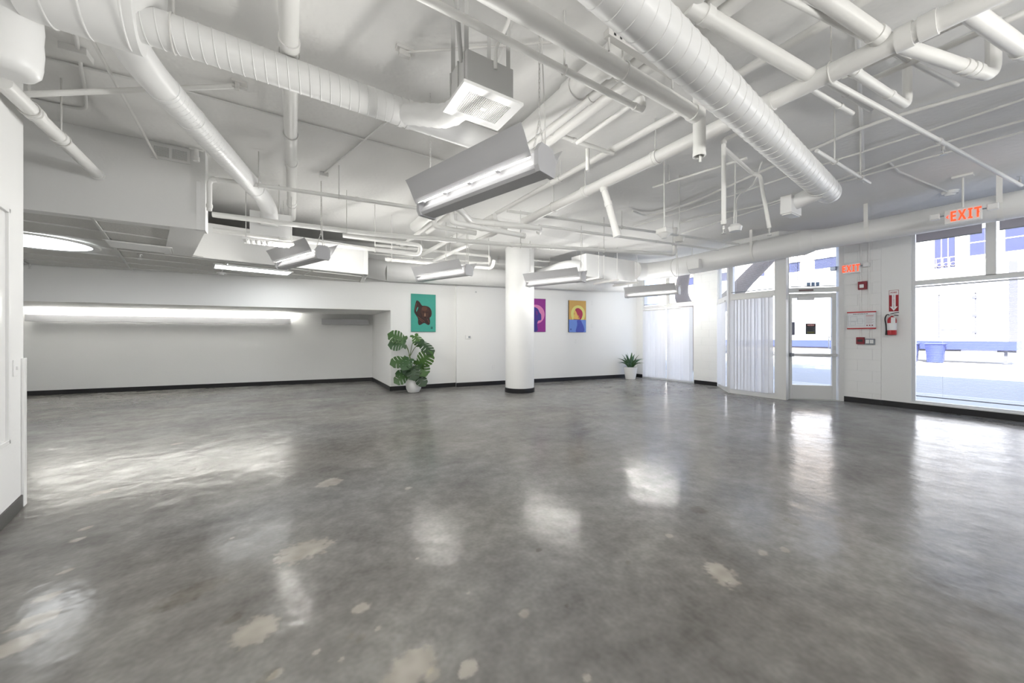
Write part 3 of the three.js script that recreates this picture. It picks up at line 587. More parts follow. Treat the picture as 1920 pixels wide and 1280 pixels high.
{
  const t = thing('rear_duct', 'fat spiral duct running along the rear wall above the paintings', 'duct');
  const A = V(1.85, 2.67, -8.16), B = V(8.25, 2.72, -7.05);
  mesh('duct_tube', cone(A, B, 0.215, 0.215, 40), M.duct, t); mesh('spiral_seam', helix(A, B, 0.215, 0.11, 0.0025, 24), M.duct, t);
  mesh('elbow', sweep(rounded([V(1.55, 2.76, -8.48), V(1.66, 2.72, -8.3), V(1.9, 2.67, -8.152)], 0.2), 0.217, 32), M.duct, t);
  mesh('end_cap', cone(B, V(8.34, 2.72, -7.035), 0.215, 0.19, 40), M.duct, t);
  for (const f of [0.12, 0.4, 0.62, 0.82]) { const p = A.clone().lerp(B, f); mesh('hanger_rod', rod(V(p.x, p.y + 0.2, p.z), V(p.x, H, p.z), 0.008, 8), M.wire, t); }
}
// -- pipes, [name, label, group, radius, points, options]
const X13 = 2.98;
const runs = [
  ['vent_pipe', 'long white pipe passing over the ribbed spiral duct', null, 0.055, [[-0.01, 3.2, -1.2], [0.07, 3.2, -6.95]], { rings: [0.28, 0.36, 0.62, 0.86], hang: [0.3, 0.5, 0.88] }],
  ['vent_pipe', 'white pipe with clamps running into the face of the left bulkhead', null, 0.046, [[-1.475, 2.8, -3.5], [-1.615, 2.87, -5.28]], { rings: [0.24, 0.47, 0.985], hang: [0.2, 0.5] }],
  ['brace_pipe', 'thin white brace pipe slanting from the left pipe up to a slab bracket', null, 0.019, [[-1.5, 2.88, -3.8], [-0.36, 3.29, -3.69]], {}],
  ['sprinkler_pipe', 'slim white rod crossing the left bay to the bulkhead grille', null, 0.011, [[-1.02, 3.1, -3.1], [-1.18, 3.15, -5.28]], {}],
  ['branch_pipe', 'white inch pipe crossing in front of the ceiling fan box', null, 0.022, [[0.45, 2.95, -1.77], [2.27, 2.95, -1.78], [2.27, 3.05, -1.78], [2.29, 3.05, -2.52]], { bend: 0.03, hang: [0.4], rings: [0.66, 0.7] }],
  ['branch_pipe', 'white tee pipe with a short capped drop beyond the fan box', null, 0.02, [[1.92, 3.12, -2.62], [2.75, 3.06, -2.5]], { rings: [0.12, 0.45], hang: [0.15] }],
  ['branch_pipe', 'short capped white drop pipe below the tee pipe', null, 0.019, [[2.45, 3.05, -2.55], [2.45, 2.84, -2.55]], {}],
  ['drain_pipe', 'white four inch pipe ending in the open drain drop', null, 0.05, [[0.5, 2.9, -1.52], [2.62, 2.9, -1.55]], { hang: [0.6], rings: [0.97] }],
  ['vent_pipe', 'fattest of the three white pipes running side by side toward the column', 'three parallel rear pipes', 0.082, [[1.86, 3.12, 1.2], [1.85, 3.12, -6.1]], { rings: [0.4, 0.45, 0.9], hang: [0.75] }],
  ['vent_pipe', 'slim middle one of the three white pipes running side by side', 'three parallel rear pipes', 0.036, [[2.0, 3.1, 1.2], [2.0, 3.1, -7.6]], { rings: [0.37] }],
  ['vent_pipe', 'outer one of the three white pipes running side by side, next to the drain drop', 'three parallel rear pipes', 0.044, [[2.11, 3.1, 1.2], [2.11, 3.1, -6.2]], { rings: [0.37] }],
  ['main_pipe', 'long white main pipe with grooved couplings crossing toward the column', null, 0.057, [[X13, 2.95, 1.5], [X13, 2.95, -4.45]], { rings: [0.33, 0.345, 0.46, 0.475, 0.62, 0.78], hang: [0.4, 0.62, 0.78, 0.88] }],
  ['branch_pipe', 'white branch pipe from the parallel pipes into the main pipe', null, 0.043, [[1.86, 3.06, -1.16], [2.97, 2.98, -0.98]], { rings: [0.12] }],
  ['branch_pipe', 'white pipe with an open end high behind the silvery spiral duct', null, 0.03, [[2.84, 3.2, 0.6], [2.85, 3.2, -1.44]], { rings: [0.985] }],
  ['branch_pipe', 'white pipe joining the main pipe high up near the street front', null, 0.042, [[2.3, 3.11, -0.8], [2.97, 2.98, -0.63]], { rings: [0.9] }],
  ['sprinkler_pipe', 'slim white sprinkler pipe passing over the main pipe', SP, 0.016, [[2.05, 3.06, -0.9], [4.08, 3.05, -0.5]], {}],
  ['waste_pipe', 'white pipe with an elbow turning up beside the main pipe', null, 0.027, [[2.98, 2.95, -0.81], [3.9, 2.95, -0.71], [3.9, 3.32, -0.71]], { rings: [0.1, 0.5] }],
  ['waste_pipe', 'white clamped pipe with a wide elbow turning up to the slab', null, 0.036, [[2.98, 2.95, -0.6], [3.51, 2.95, -0.446], [3.93, 2.95, -0.33], [3.93, 3.32, -0.33]], { rings: [0.5, 0.56, 0.6], bend: 0.1 }],
  ['waste_pipe', 'fat white pipe end above the street side of the main pipe', null, 0.042, [[2.98, 2.95, -0.34], [3.8, 2.95, -0.19]], { rings: [0.9] }],
  ['waste_pipe', 'flat-hung pair of small white pipes under the main pipe, upper one', null, 0.022, [[2.98, 2.95, -0.93], [3.7, 2.95, -0.86]], { rings: [0.5] }],
  ['waste_pipe', 'flat-hung pair of small white pipes under the main pipe, lower one', null, 0.018, [[2.98, 2.93, -1.0], [3.62, 2.93, -0.945]], { rings: [0.7] }],
  ['strut_channel', 'white steel channel crossing under the slab beside the main pipe', null, 0.022, [[3.25, 3.04, 0.1], [3.25, 3.04, -0.9]], { sides: 4 }],
  ['strut_channel', 'second white steel channel holding the clamped waste pipe', null, 0.022, [[3.46, 3.04, 0.1], [3.46, 3.04, -0.8]], { sides: 4 }],
  ['drop_pipe', 'slanting white stub pipe with a cap below the main pipe', null, 0.038, [[2.99, 2.91, -2.86], [3.11, 2.36, -2.77]], { rings: [0.04, 0.35, 0.97] }],
  ['cross_pipe', 'long white pipe crossing the whole rear of the room before the column', null, 0.034, [[-0.78, 2.75, -5.72], [1.01, 2.75, -5.58], [3.14, 2.75, -5.02], [6.04, 2.75, -4.03], [6.05, 3.24, -4.02]], { rings: [0.28, 0.53, 0.62, 0.93, 0.995], hang: [0.2, 0.41, 0.55, 0.75], bend: 0.06 }],
  ['cross_pipe', 'white pipe above the bulkhead with a riser at its left end', null, 0.024, [[-0.71, 2.6, -5.02], [-0.71, 2.95, -5.02], [0.45, 2.95, -4.85], [1.5, 2.95, -4.72]], { rings: [0.02, 0.14, 0.7], hang: [0.3, 0.62] }],
  ['cross_pipe', 'white U shaped return pipe in front of the bulkhead', null, 0.032, [[-0.8, 2.6, -5.9], [1.03, 2.6, -5.9], [1.86, 2.6, -5.88], [1.86, 2.74, -5.8], [0.7, 2.74, -5.85]], { bend: 0.08, hang: [0.18, 0.5], rings: [0.8] }],
  ['cross_pipe', 'low white pipe behind the lamps left of the column', null, 0.03, [[1.42, 2.56, -6.35], [3.36, 2.56, -6.1], [3.4, 2.72, -6.1]], { rings: [0.02, 0.6], hang: [0.05, 0.5, 0.9] }],
  ['cross_pipe', 'bent white pipe at mid room joining the end of the main pipe', null, 0.044, [[1.76, 2.86, -4.14], [2.18, 2.86, -4.58], [3.2, 2.86, -4.34], [3.26, 2.84, -4.44]], { bend: 0.08, rings: [0.55] }],
  ['cross_pipe', 'white pipe with an upright end under the bent pipe', null, 0.036, [[1.83, 3.05, -4.42], [1.83, 2.74, -4.42], [3.0, 2.74, -4.44]], { bend: 0.06, rings: [0.5, 0.98] }],
  ['cross_pipe', 'short white L shaped pipe beside the three parallel pipes', null, 0.033, [[1.7, 3.05, -4.72], [1.7, 2.74, -4.72], [2.32, 2.74, -4.7]], { bend: 0.06 }],
  ['long_pipe', 'white pipe running beside the main pipe at a higher level', null, 0.031, [[2.79, 3.12, -1.5], [2.71, 3.12, -4.8]], { rings: [0.58, 0.6], hang: [0.55] }],
  ['cross_pipe', 'thin white pipe running from the main pipe to the front duct, upper one', null, 0.022, [[2.7, 3.06, -4.45], [7.5, 3.05, -3.63]], { hang: [0.42] }],
  ['cross_pipe', 'thin white pipe running from the main pipe to the front duct, lower one', null, 0.021, [[3.19, 2.9, -4.35], [7.0, 2.9, -3.76]], { hang: [0.7], rings: [0.6] }],
  ['long_pipe', 'white pipe running back over the lamps toward the rear duct', null, 0.04, [[2.52, 2.97, -4.5], [2.4, 2.97, -7.9]], { rings: [0.4] }],
  ['long_pipe', 'white pipe running back beside the column toward the rear duct', null, 0.036, [[2.76, 2.86, -4.6], [2.66, 2.86, -7.4]], { rings: [0.3] }],
  ['cross_pipe', 'white pipe high behind the lamps above the rear duct', null, 0.03, [[1.5, 3.08, -7.6], [3.9, 3.06, -7.2], [3.9, 2.9, -7.2], [3.4, 2.88, -7.3]], { bend: 0.06, hang: [0.2, 0.5] }],
  ['cross_pipe', 'thin white rod pipe just above the rear duct', null, 0.012, [[1.4, 2.93, -7.75], [5.6, 2.95, -7.1]], {}],
  ['cross_pipe', 'thin white pipe to the right of the column above the box duct', null, 0.02, [[4.9, 3.12, -7.3], [7.3, 3.14, -6.95]], { hang: [0.3] }],
  ['conduit', 'curving white cable bundle along the slab near the street front', C2, 0.018, [[4.81, 3.3, -3.96], [5.13, 3.29, -4.0], [5.27, 3.29, -3.8], [5.25, 3.29, -3.19], [4.98, 3.29, -2.13], [4.76, 3.29, -1.08], [4.86, 3.29, -0.69], [5.15, 3.29, 0.4]], { bend: 0.25, category: 'conduit' }],
  ['conduit', 'second white cable along the slab beside the cable bundle', C2, 0.013, [[5.5, 3.3, -4.51], [5.52, 3.3, -3.01], [5.43, 3.3, -1.59], [5.44, 3.3, -0.85], [5.37, 3.3, 0.3]], { bend: 0.3, category: 'conduit' }],
  ['conduit', 'third white cable along the slab, bowing toward the street', C2, 0.014, [[6.05, 3.3, -3.94], [6.13, 3.3, -3.35], [6.32, 3.3, -2.64], [6.28, 3.3, -2.21], [5.9, 3.3, -0.84], [5.97, 3.3, 0.3]], { bend: 0.3, category: 'conduit' }],
  ['conduit', 'fourth white cable along the slab, nearest the front duct', C2, 0.012, [[6.7, 3.3, -4.3], [6.51, 3.3, -3.02], [6.29, 3.3, -1.96], [6.24, 3.3, -1.18], [6.29, 3.3, 0.3]], { bend: 0.3, category: 'conduit' }],
  ['conduit', 'straight white conduit crossing over the slab cables', C2, 0.015, [[3.15, 3.315, -0.8], [6.55, 3.315, -1.59]], { category: 'conduit' }],
  ['conduit', 'short bent white conduit leading to the slab smoke detector', C2, 0.012, [[6.05, 3.315, -1.25], [6.5, 3.315, -1.26], [7.0, 3.315, -1.2], [8.05, 3.315, -1.06]], { category: 'conduit' }],
  ['conduit', 'white conduit along the slab over the left bulkhead', C2, 0.01, [[-1.6, 3.318, -4.12], [-0.7, 3.318, -4.04], [1.9, 3.318, -4.03]], { category: 'conduit' }],
  ['conduit', 'white conduit crossing the slab to the junction box', C2, 0.01, [[0.84, 3.318, -3.49], [0.4, 3.318, -5.15]], { category: 'conduit' }],
  ['conduit', 'looped white conduit on the slab above the left wall pipe', C2, 0.012, [[-1.1, 3.315, -3.2], [-1.48, 3.315, -4.61], [-1.56, 3.315, -4.86], [-1.75, 3.315, -4.88], [-2.2, 3.315, -4.88]], { category: 'conduit', bend: 0.1 }],
  ['conduit', 'white conduit along the slab in front of the fan box', C2, 0.011, [[1.0, 3.318, -1.1], [1.5, 3.318, -2.9]], { category: 'conduit' }],
  ['conduit', 'thin white conduit on the slab behind the silvery spiral duct', C2, 0.011, [[1.3, 3.315, -1.35], [1.75, 3.315, -1.1], [2.2, 3.315, -0.9]], { category: 'conduit' }],
];
for (const r of runs) pipe(...r);
// hollow end of the drain drop
{
  const t = thing('drain_drop', 'white open-ended drain pipe hanging down from the four inch pipe', 'pipe', null, [2.63, 0, -1.55]);
  const g = new THREE.LatheGeometry([[0.036, 2.95], [0.036, 2.6], [0.046, 2.6], [0.046, 2.62], [0.044, 2.63], [0.044, 3.33]].map(([x, y]) => new THREE.Vector2(x, y)), 28); mesh('pipe_run', g, M.pipe, t);
  mesh('drip_stub', rod(V(0.01, 2.7, 0), V(0.01, 2.56, 0), 0.008), M.pipe, t); mesh('plug', rod(V(0, 2.9, 0), V(0, 2.92, 0), 0.036), M.darkHole, t);
}
{ // sprinkler lines
  const a = pipe('sprinkler_pipe', 'slim white sprinkler pipe with two heads running to the street front', SP, 0.018, [[2.98, 2.92, -0.9], [6.82, 2.9, -0.39]], { rings: [0.45] });
  sprinkler(a, [4.78, 2.88, -0.66], false); sprinkler(a, [6.78, 2.92, -0.395], true);
  const b = pipe('sprinkler_pipe', 'white sprinkler drop with an elbow beside the silvery spiral duct', SP, 0.02, [[3.49, 3.1, -1.5], [3.49, 3.1, -1.82], [3.49, 2.3, -1.82]], { bend: 0.03, rings: [0.3, 0.98], hang: [0.1] });
  sprinkler(b, [3.49, 2.29, -1.82], false);
  const c = pipe('sprinkler_pipe', 'white sprinkler line with a leaning drop beyond the elbowed drop', SP, 0.019, [[3.66, 3.1, -1.9], [4.25, 3.02, -1.93], [4.34, 2.98, -1.88], [4.36, 2.4, -1.8]], { bend: 0.03, rings: [0.5] });
  sprinkler(c, [4.36, 2.4, -1.8], false);
  const d = pipe('sprinkler_pipe', 'thin white sprinkler line near the slanting stub pipe', SP, 0.014, [[3.9, 3.12, -2.9], [4.1, 3.12, -1.9]], { hang: [0.2, 0.8] });
  const e = pipe('sprinkler_pipe', 'white sprinkler line ending below the side grille of the silvery spiral duct', SP, 0.016, [[3.9, 2.86, -1.25], [5.2, 2.86, -1.22]], { hang: [0.3, 0.8] });
  for (const [x, z, y, l] of [[-1.82, -7.33, DC, 'small dark pendent sprinkler behind the unlit ceiling panel'], [-0.84, -9.0, DC, 'small dark pendent sprinkler between the lit ceiling panel and the recess'], [-3.6, -9.25, DC, 'small dark pendent sprinkler above the left end of the recess']]) { const s = thing('ceiling_sprinkler', l, 'sprinkler', 'sprinklers in the dropped ceiling'); sprinkler(s, [x, y, z], false); mesh('escutcheon', rod(V(x, y - 0.008, z), V(x, y + 0.002, z), 0.028, 16), M.steel, s); }
}
{ // perforated strut carrying the three pipes
  const t = thing('perforated_strut', 'perforated white strut hung on rods under the three parallel pipes', 'strut');
  const bar = bx(1.56, 2.2, 2.975, 3.015, -1.49, -1.45); mesh('channel', bar, M.wire, t);
  for (let k = 0; k < 12; k++) mesh('slot', bx(1.6 + k * 0.05, 1.618 + k * 0.05, 2.988, 3.002, -1.4495, -1.449), M.darkHole, t);
  for (const x of [1.58, 2.18]) mesh('hanger_rod', rod(V(x, 2.9, -1.47), V(x, H, -1.47), 0.006, 8), M.wire, t);
  for (const [x, r] of [[1.855, 0.084], [2.0, 0.038], [2.11, 0.046]]) mesh('pipe_clamp', ringAt(V(x, 3.11, -1.47), V(0, 0, 1), r + 0.004, 0.006), M.wire, t);
}
{ // hanging devices
  const s = thing('pendant_horn', 'small white alarm horn hanging on a long rod over the room', 'alarm horn', null, [3.76, 0, -2.64]);
  mesh('stem', rod(V(0, 2.5, 0), V(0, H, 0), 0.008), M.pipe, s); mesh('housing', bx(-0.07, 0.07, 2.45, 2.51, -0.07, 0.07, 0.012), M.pipe, s); mesh('bell', cone(V(0, 2.45, 0), V(0, 2.4, 0), 0.075, 0.03, 24), M.enamel, s);
  const d = thing('smoke_detector', 'white smoke detector hanging on two thin conduits', 'smoke detector', null, [4.43, 0, -2.18]);
  mesh('housing', [cone(V(0, 2.52, 0), V(0, 2.47, 0), 0.075, 0.06, 24), cone(V(0, 2.55, 0), V(0, 2.52, 0), 0.05, 0.075, 24)], M.enamel, d);
  mesh('conduit_pair', [sweep(rounded([V(-0.03, 2.54, 0), V(-0.04, 2.95, 0.02), V(-0.04, 3.3, 0.02)], 0.05), 0.008, 8), sweep(rounded([V(0.02, 2.54, 0), V(0.03, 2.9, 0), V(0.2, 3.0, 0.1), V(0.3, 3.3, 0.15)], 0.1), 0.008, 8)], M.pipe, d);
  const e = thing('heat_detector', 'little round detector on a thin drop before the front duct', 'detector', null, [4.3, 0, -2.8]);
  mesh('housing', cone(V(0, 2.53, 0), V(0, 2.47, 0), 0.06, 0.045, 20), M.wire, e); mesh('drop', rod(V(0, 2.53, 0), V(0, H, 0), 0.006, 8), M.wire, e);
  const f = thing('smoke_detector', 'white smoke detector fixed to the slab near the hanging EXIT sign', 'smoke detector', null, [8.08, 0, -1.05]); mesh('housing', [cone(V(0, H, 0), V(0, H - 0.04, 0), 0.09, 0.08, 24), cone(V(0, H - 0.04, 0), V(0, H - 0.065, 0), 0.06, 0.045, 24)], M.enamel, f);
  const g = thing('smoke_detector', 'white smoke detector in the dropped ceiling beside the lit troffer', 'smoke detector', null, [-1.04, 0, -8.55]); mesh('housing', [cone(V(0, DC, 0), V(0, DC - 0.03, 0), 0.075, 0.07, 24), cone(V(0, DC - 0.03, 0), V(0, DC - 0.05, 0), 0.05, 0.04, 24)], M.enamel, g);
  const j = thing('junction_box', 'small junction box on the slab where two conduits meet', 'junction box', null, [0.4, H, -5.18]); mesh('housing', bx(-0.05, 0.05, -0.05, 0, -0.05, 0.05, 0.004), M.pipe, j);
  const k = thing('junction_box', 'white cover box on the slab above the left brace pipe', 'junction box', null, [-1.3, H, -3.9]); mesh('housing', bx(-0.07, 0.07, -0.05, 0, -0.06, 0.06, 0.004), M.pipe, k);
  const b = thing('brace_bracket', 'seismic bracket on the slab at the end of the brace pipe', 'bracket', null, [-0.33, H, -3.68]); mesh('plate', bx(-0.05, 0.05, -0.02, 0, -0.03, 0.03, 0.003), M.wire, b); mesh('jaw', [bx(-0.03, 0.0, -0.07, -0.02, -0.02, 0.02, 0.003), rod(V(-0.05, -0.05, 0), V(0.05, -0.05, 0), 0.008)], M.wire, b);
  const b2 = thing('brace_bracket', 'seismic bracket on the slab with a long brace behind the fan box', 'bracket', null, [0.72, H, -2.62]); mesh('plate', bx(-0.06, 0.06, -0.02, 0, -0.03, 0.03, 0.003), M.wire, b2); mesh('jaw', bx(-0.04, 0.04, -0.06, -0.02, -0.018, 0.018, 0.004), M.wire, b2); mesh('brace', rod(V(0, -0.03, 0), V(1.0, -0.03, 0.75), 0.009), M.wire, b2);
}
{ // wall grille and sprinkler elbow on the bulkhead
  const t = thing('wall_grille', 'white two-panel return air grille high on the left bulkhead', 'vent grille', null, [-1.07, 0, -5.28]);
  mesh('frame', [bx(-0.16, 0.16, 3.285, 3.31, 0, 0.012), bx(-0.16, 0.16, 3.15, 3.175, 0, 0.012), bx(-0.16, -0.135, 3.175, 3.285, 0, 0.012), bx(0.135, 0.16, 3.175, 3.285, 0, 0.012), bx(-0.012, 0.012, 3.175, 3.285, 0, 0.0125)], M.wall, t);
  mesh('backing', bx(-0.14, 0.14, 3.17, 3.29, 0, 0.002), M.grey, t);
  for (let k = 0; k < 10; k++) { const g = bx(-0.135, 0.135, -0.0035, 0.0035, -0.004, 0.004); g.rotateX(0.6); const m = mesh('louvre', g, M.wall, t); m.position.set(0, 3.182 + k * 0.0112, 0.006); }
  const e = thing('pipe_stub', 'small white capped pipe stub beside the bulkhead grille', 'pipe', null, [-0.85, 0, -5.22]); mesh('stub', [rod(V(0, 3.2, 0), V(0, 3.31, 0), 0.022), rod(V(0, 3.18, 0), V(0, 3.23, 0), 0.028), rod(V(-0.06, 3.31, 0), V(0.06, 3.31, 0), 0.01)], M.pipe, e);
}
{ // grille under the bulkhead duct
  const t = thing('ceiling_diffuser', 'white louvred diffuser panel below the end of the branch duct', 'vent grille', null, [-0.2, 0, -5.75]);
  mesh('frame', bx(-0.28, 0.28, 2.475, 2.5, -0.14, 0.14, 0.004), M.enamel, t); for (let k = 0; k < 9; k++) mesh('louvre', bx(-0.24 + k * 0.056, -0.215 + k * 0.056, 2.466, 2.476, -0.11, 0.11), M.enamel, t);
  mesh('hanger_rod', [rod(V(-0.25, 2.5, 0), V(-0.25, H, 0), 0.005, 6), rod(V(0.25, 2.5, 0), V(0.25, H, 0), 0.005, 6)], M.wire, t);
}
{ // ceiling fan box
  const t = thing('ventilation_fan', 'grey ventilation fan box with white egg-crate grille hung on straps', 'ventilation fan', null, [1.06, 0, -2.05]);
  const box = new THREE.MeshStandardMaterial({ color: rgb(0.56, 0.56, 0.55), roughness: 0.45 });
  mesh('housing', bx(-0.17, 0.15, 2.72, 2.93, -0.12, 0.13, 0.004), box, t); mesh('rib', [-0.12, 0.0, 0.09].map((z) => bx(-0.178, -0.17, 2.73, 2.93, z, z + 0.012)), box, t);
  mesh('grille_frame', [bx(-0.205, 0.205, 2.7, 2.722, -0.165, -0.105, 0.004), bx(-0.205, 0.205, 2.7, 2.722, 0.105, 0.165, 0.004), bx(-0.205, -0.145, 2.7, 2.722, -0.11, 0.11, 0.004), bx(0.145, 0.205, 2.7, 2.722, -0.11, 0.11, 0.004)], M.enamel, t);
  mesh('grille_backing', bx(-0.15, 0.15, 2.718, 2.722, -0.11, 0.11), M.grey, t);
  const gs = []; for (let k = 0; k < 25; k++) gs.push(bx(-0.145 + k * 0.0121, -0.141 + k * 0.0121, 2.703, 2.716, -0.108, 0.108)); for (let k = 0; k < 18; k++) gs.push(bx(-0.145, 0.145, 2.7035, 2.7155, -0.106 + k * 0.0122, -0.102 + k * 0.0122));
  mesh('egg_crate', gs, M.enamel, t); mesh('badge', bx(-0.018, 0.018, 2.698, 2.704, -0.016, 0.016), M.enamel, t);
  for (const [x, z] of [[-0.16, -0.1], [-0.16, 0.1], [0.1, -0.1], [0.13, 0.1]]) mesh('strap', bx(x - 0.014, x + 0.014, 2.86, H, z - 0.0015, z + 0.0015), box, t);
  mesh('flex_conduit', sweep(rounded([V(0.02, 2.88, 0.13), V(0.01, 3.0, 0.15), V(0.08, 3.15, 0.2), V(0.12, H, 0.12)], 0.1), 0.012, 10), M.pipe, t);
  mesh('brace', rod(V(-0.17, 2.9, 0.05), V(-0.42, H, 0.45), 0.014), box, t);
}

// ---------------------------------------------------------------- lamps
// hung direct/indirect fixture: hexagonal spine, two curved wings, U-shaped lamps in the slots, chains to the slab
const LF = 1.22;
function chain(a, b) { // interlocked wire links
  const d = b.clone().sub(a), n = Math.max(2, Math.round(d.length() / 0.03)), q = new THREE.Quaternion().setFromUnitVectors(V(0, 1, 0), d.clone().normalize()), out = [];
  const link = new THREE.TorusGeometry(0.0085, 0.0024, 5, 10); link.scale(0.75, 2.1, 1);
  for (let k = 0; k < n; k++) { const g = link.clone(); if (k % 2) g.rotateY(Math.PI / 2); g.applyQuaternion(q); const p = a.clone().lerp(b, (k + 0.5) / n); g.translate(p.x, p.y, p.z); out.push(g); }
  return merge(out);
}
function makePendant() {
  const t = thing('pendant_light', '', 'lamp', 'hanging fluorescent fixtures');
  const hx = LF / 2;
  const spine = extrude([[-0.06, 0], [0.06, 0], [0.075, 0.02], [0.075, 0.045], [0.045, 0.075], [0.03, 0.15], [-0.03, 0.15], [-0.045, 0.075], [-0.075, 0.045], [-0.075, 0.02]], LF); spine.rotateY(Math.PI / 2); spine.translate(-hx, 0, 0); mesh('spine', spine, M.fixture, t);
  for (const s of [-1, 1]) {
    const cap = extrude([[-0.075, -0.004], [0.075, -0.004], [0.092, 0.03], [0.092, 0.12], [0.055, 0.175], [-0.055, 0.175], [-0.092, 0.12], [-0.092, 0.03]], 0.03, 0.003); cap.rotateY(Math.PI / 2); cap.translate(s * (hx + 0.015) - 0.015, 0, 0); mesh('end_cap', cap, M.fixture, t);
  }
  for (const s of [-1, 1]) { // curved wing, 3 mm sheet
    const pr = []; for (let k = 0; k <= 8; k++) { const u = k / 8; pr.push([s * (0.122 + 0.10 * u ** 0.8), 0.075 + 0.165 * u + 0.02 * Math.sin(u * Math.PI)]); }
    const loop = [...pr, ...pr.map(([z, y]) => [z + s * 0.003, y - 0.001]).reverse()]; const w = extrude(s > 0 ? loop.slice().reverse() : loop, LF); w.rotateY(Math.PI / 2); w.translate(-hx, 0, 0);
    // local z of the section is mirrored by the turn; wings come in a pair so nothing changes
    mesh('wing', w, M.fixture, t);
    const bank = part('lamp_bank', t);
    for (let k = 0; k < 4; k++) { // U-shaped compact tubes
      const a = -hx + 0.06 + k * 0.285, b = a + 0.25, pts = [];
      for (let i = 0; i <= 4; i++) pts.push(V(a + (b - a) * i / 4, 0.098, s * 0.114)); for (let i = 1; i < 6; i++) { const q = i / 6 * Math.PI; pts.push(V(b + 0.016 * Math.sin(q), 0.098, s * (0.098 + 0.016 * Math.cos(q)))); } for (let i = 4; i >= 0; i--) pts.push(V(a + (b - a) * i / 4, 0.098, s * 0.082));
      mesh('lamp_tube', sweep(pts, 0.0085, 8), M.lamp, bank); mesh('lamp_socket', bx(a - 0.03, a + 0.004, 0.083, 0.113, s * 0.098 - 0.03, s * 0.098 + 0.03, 0.004), M.fixture, bank);
    }
  }
  for (const s of [-1, 1]) { // chains: two short legs and one long run
    const x = s * (hx - 0.03), y = V(x, 0.36, 0), c = part('chain', t);
    for (const q of [-1, 1]) mesh('chain_leg', chain(V(x, 0.17, q * 0.055), y), M.wire, c);
    mesh('chain_run', chain(y, V(x, H - 2.28, 0)), M.wire, c);
  }
  mesh('power_cord', sweep([V(hx + 0.015, 0.1, 0), V(hx + 0.02, 0.3, 0.005), V(hx, 0.7, 0.005), V(hx - 0.02, H - 2.28, 0)], 0.005, 6), M.wire, t);
    for (const s of [-1, 1]) { const q = new THREE.RectAreaLight(rgb(1, 0.985, 0.94), SLOT, LF - 0.08, 0.012); q.position.set(0, 0.066, s * 0.119); q.rotation.set(s * 0.1, s > 0 ? Math.PI : 0, 0); t.add(q); }
  return t;
}
{
  const spots = [[1.21, -2.43, 73, 2.28, 'large hanging fluorescent fixture on chains below the ventilation fan box'], [0.17, -6.0, 68, 2.28, 'hanging fluorescent fixture in front of the bulkhead left of the plant'], [2.365, -6.12, 68, 2.28, 'hanging fluorescent fixture between the teal painting and the column'], [4.5, -5.62, 69, 2.28, 'hanging fluorescent fixture just in front of the round column'], [7.48, -5.6, 74, 2.22, 'hanging fluorescent fixture by the corner window under the box duct'],
    [0.3, 0.85, 8, 2.28, 'unseen hanging fixture added as fill light, first one from the left wall'], [2.9, 1.0, 8, 2.28, 'unseen hanging fixture added as fill light, second one from the left wall'], [6.0, 1.2, 70, 2.28, 'unseen hanging fixture added as fill light beside the large shop window']];  // added fixtures out of view, filling the near ceiling, floor and bulkhead with light
  const proto = makePendant();
  spots.forEach(([x, z, a, y, label], k) => {
    const o = k ? proto.clone() : proto; if (k) { o.name = numbered('pendant_light'); scene.add(o); o.userData = { ...proto.userData }; }
    o.userData.label = label; o.position.set(x, y, z); o.rotation.y = -THREE.MathUtils.degToRad(a);
    if (k === 4) o.children.find((c) => c.name === 'chain').children.pop();   // its rear end hangs from the duct trapeze
  });
}
{ // long indirect wall light in the recess, lit, and its unlit neighbour
  const dir = [0.985, 0.1745], rot = -Math.atan2(1.34, 7.56);
  const make = (x, z, L, label, on) => {
    const t = thing('wall_light', label, 'lamp', null, [x, 0, z], rot);
    mesh('trough', [bx(0, L, 1.56, 1.57, 0.01, 0.17), bx(0, L, 1.56, 1.7, 0.165, 0.175, 0.002), bx(0, 0.006, 1.56, 1.7, 0.01, 0.17), bx(L - 0.006, L, 1.56, 1.7, 0.01, 0.17), bx(0, L, 1.57, 1.62, 0.01, 0.05)], M.fixture, t);
    for (let k = 0; k < Math.round(L / 1.22); k++) { const n = Math.round(L / 1.22), a = (k + 0.02) * L / n, b = (k + 0.98) * L / n; mesh('lamp_tube', rod(V(a, 1.65, 0.09), V(b, 1.65, 0.09), 0.013, 10), on ? M.lamp : M.white, t); }
    if (on) { const r = new THREE.RectAreaLight(rgb(1, 0.98, 0.92), 30, L - 0.05, 0.12); r.position.set(L / 2, 1.69, 0.09); r.rotation.x = Math.PI / 2; t.add(r); }
  };
  make(-4.55, -11.765, 4.72, 'long lit wall trough light in the low recess', true);
  make(0.8, -10.815, 1.15, 'short unlit wall trough light at the end of the recess', false);
}
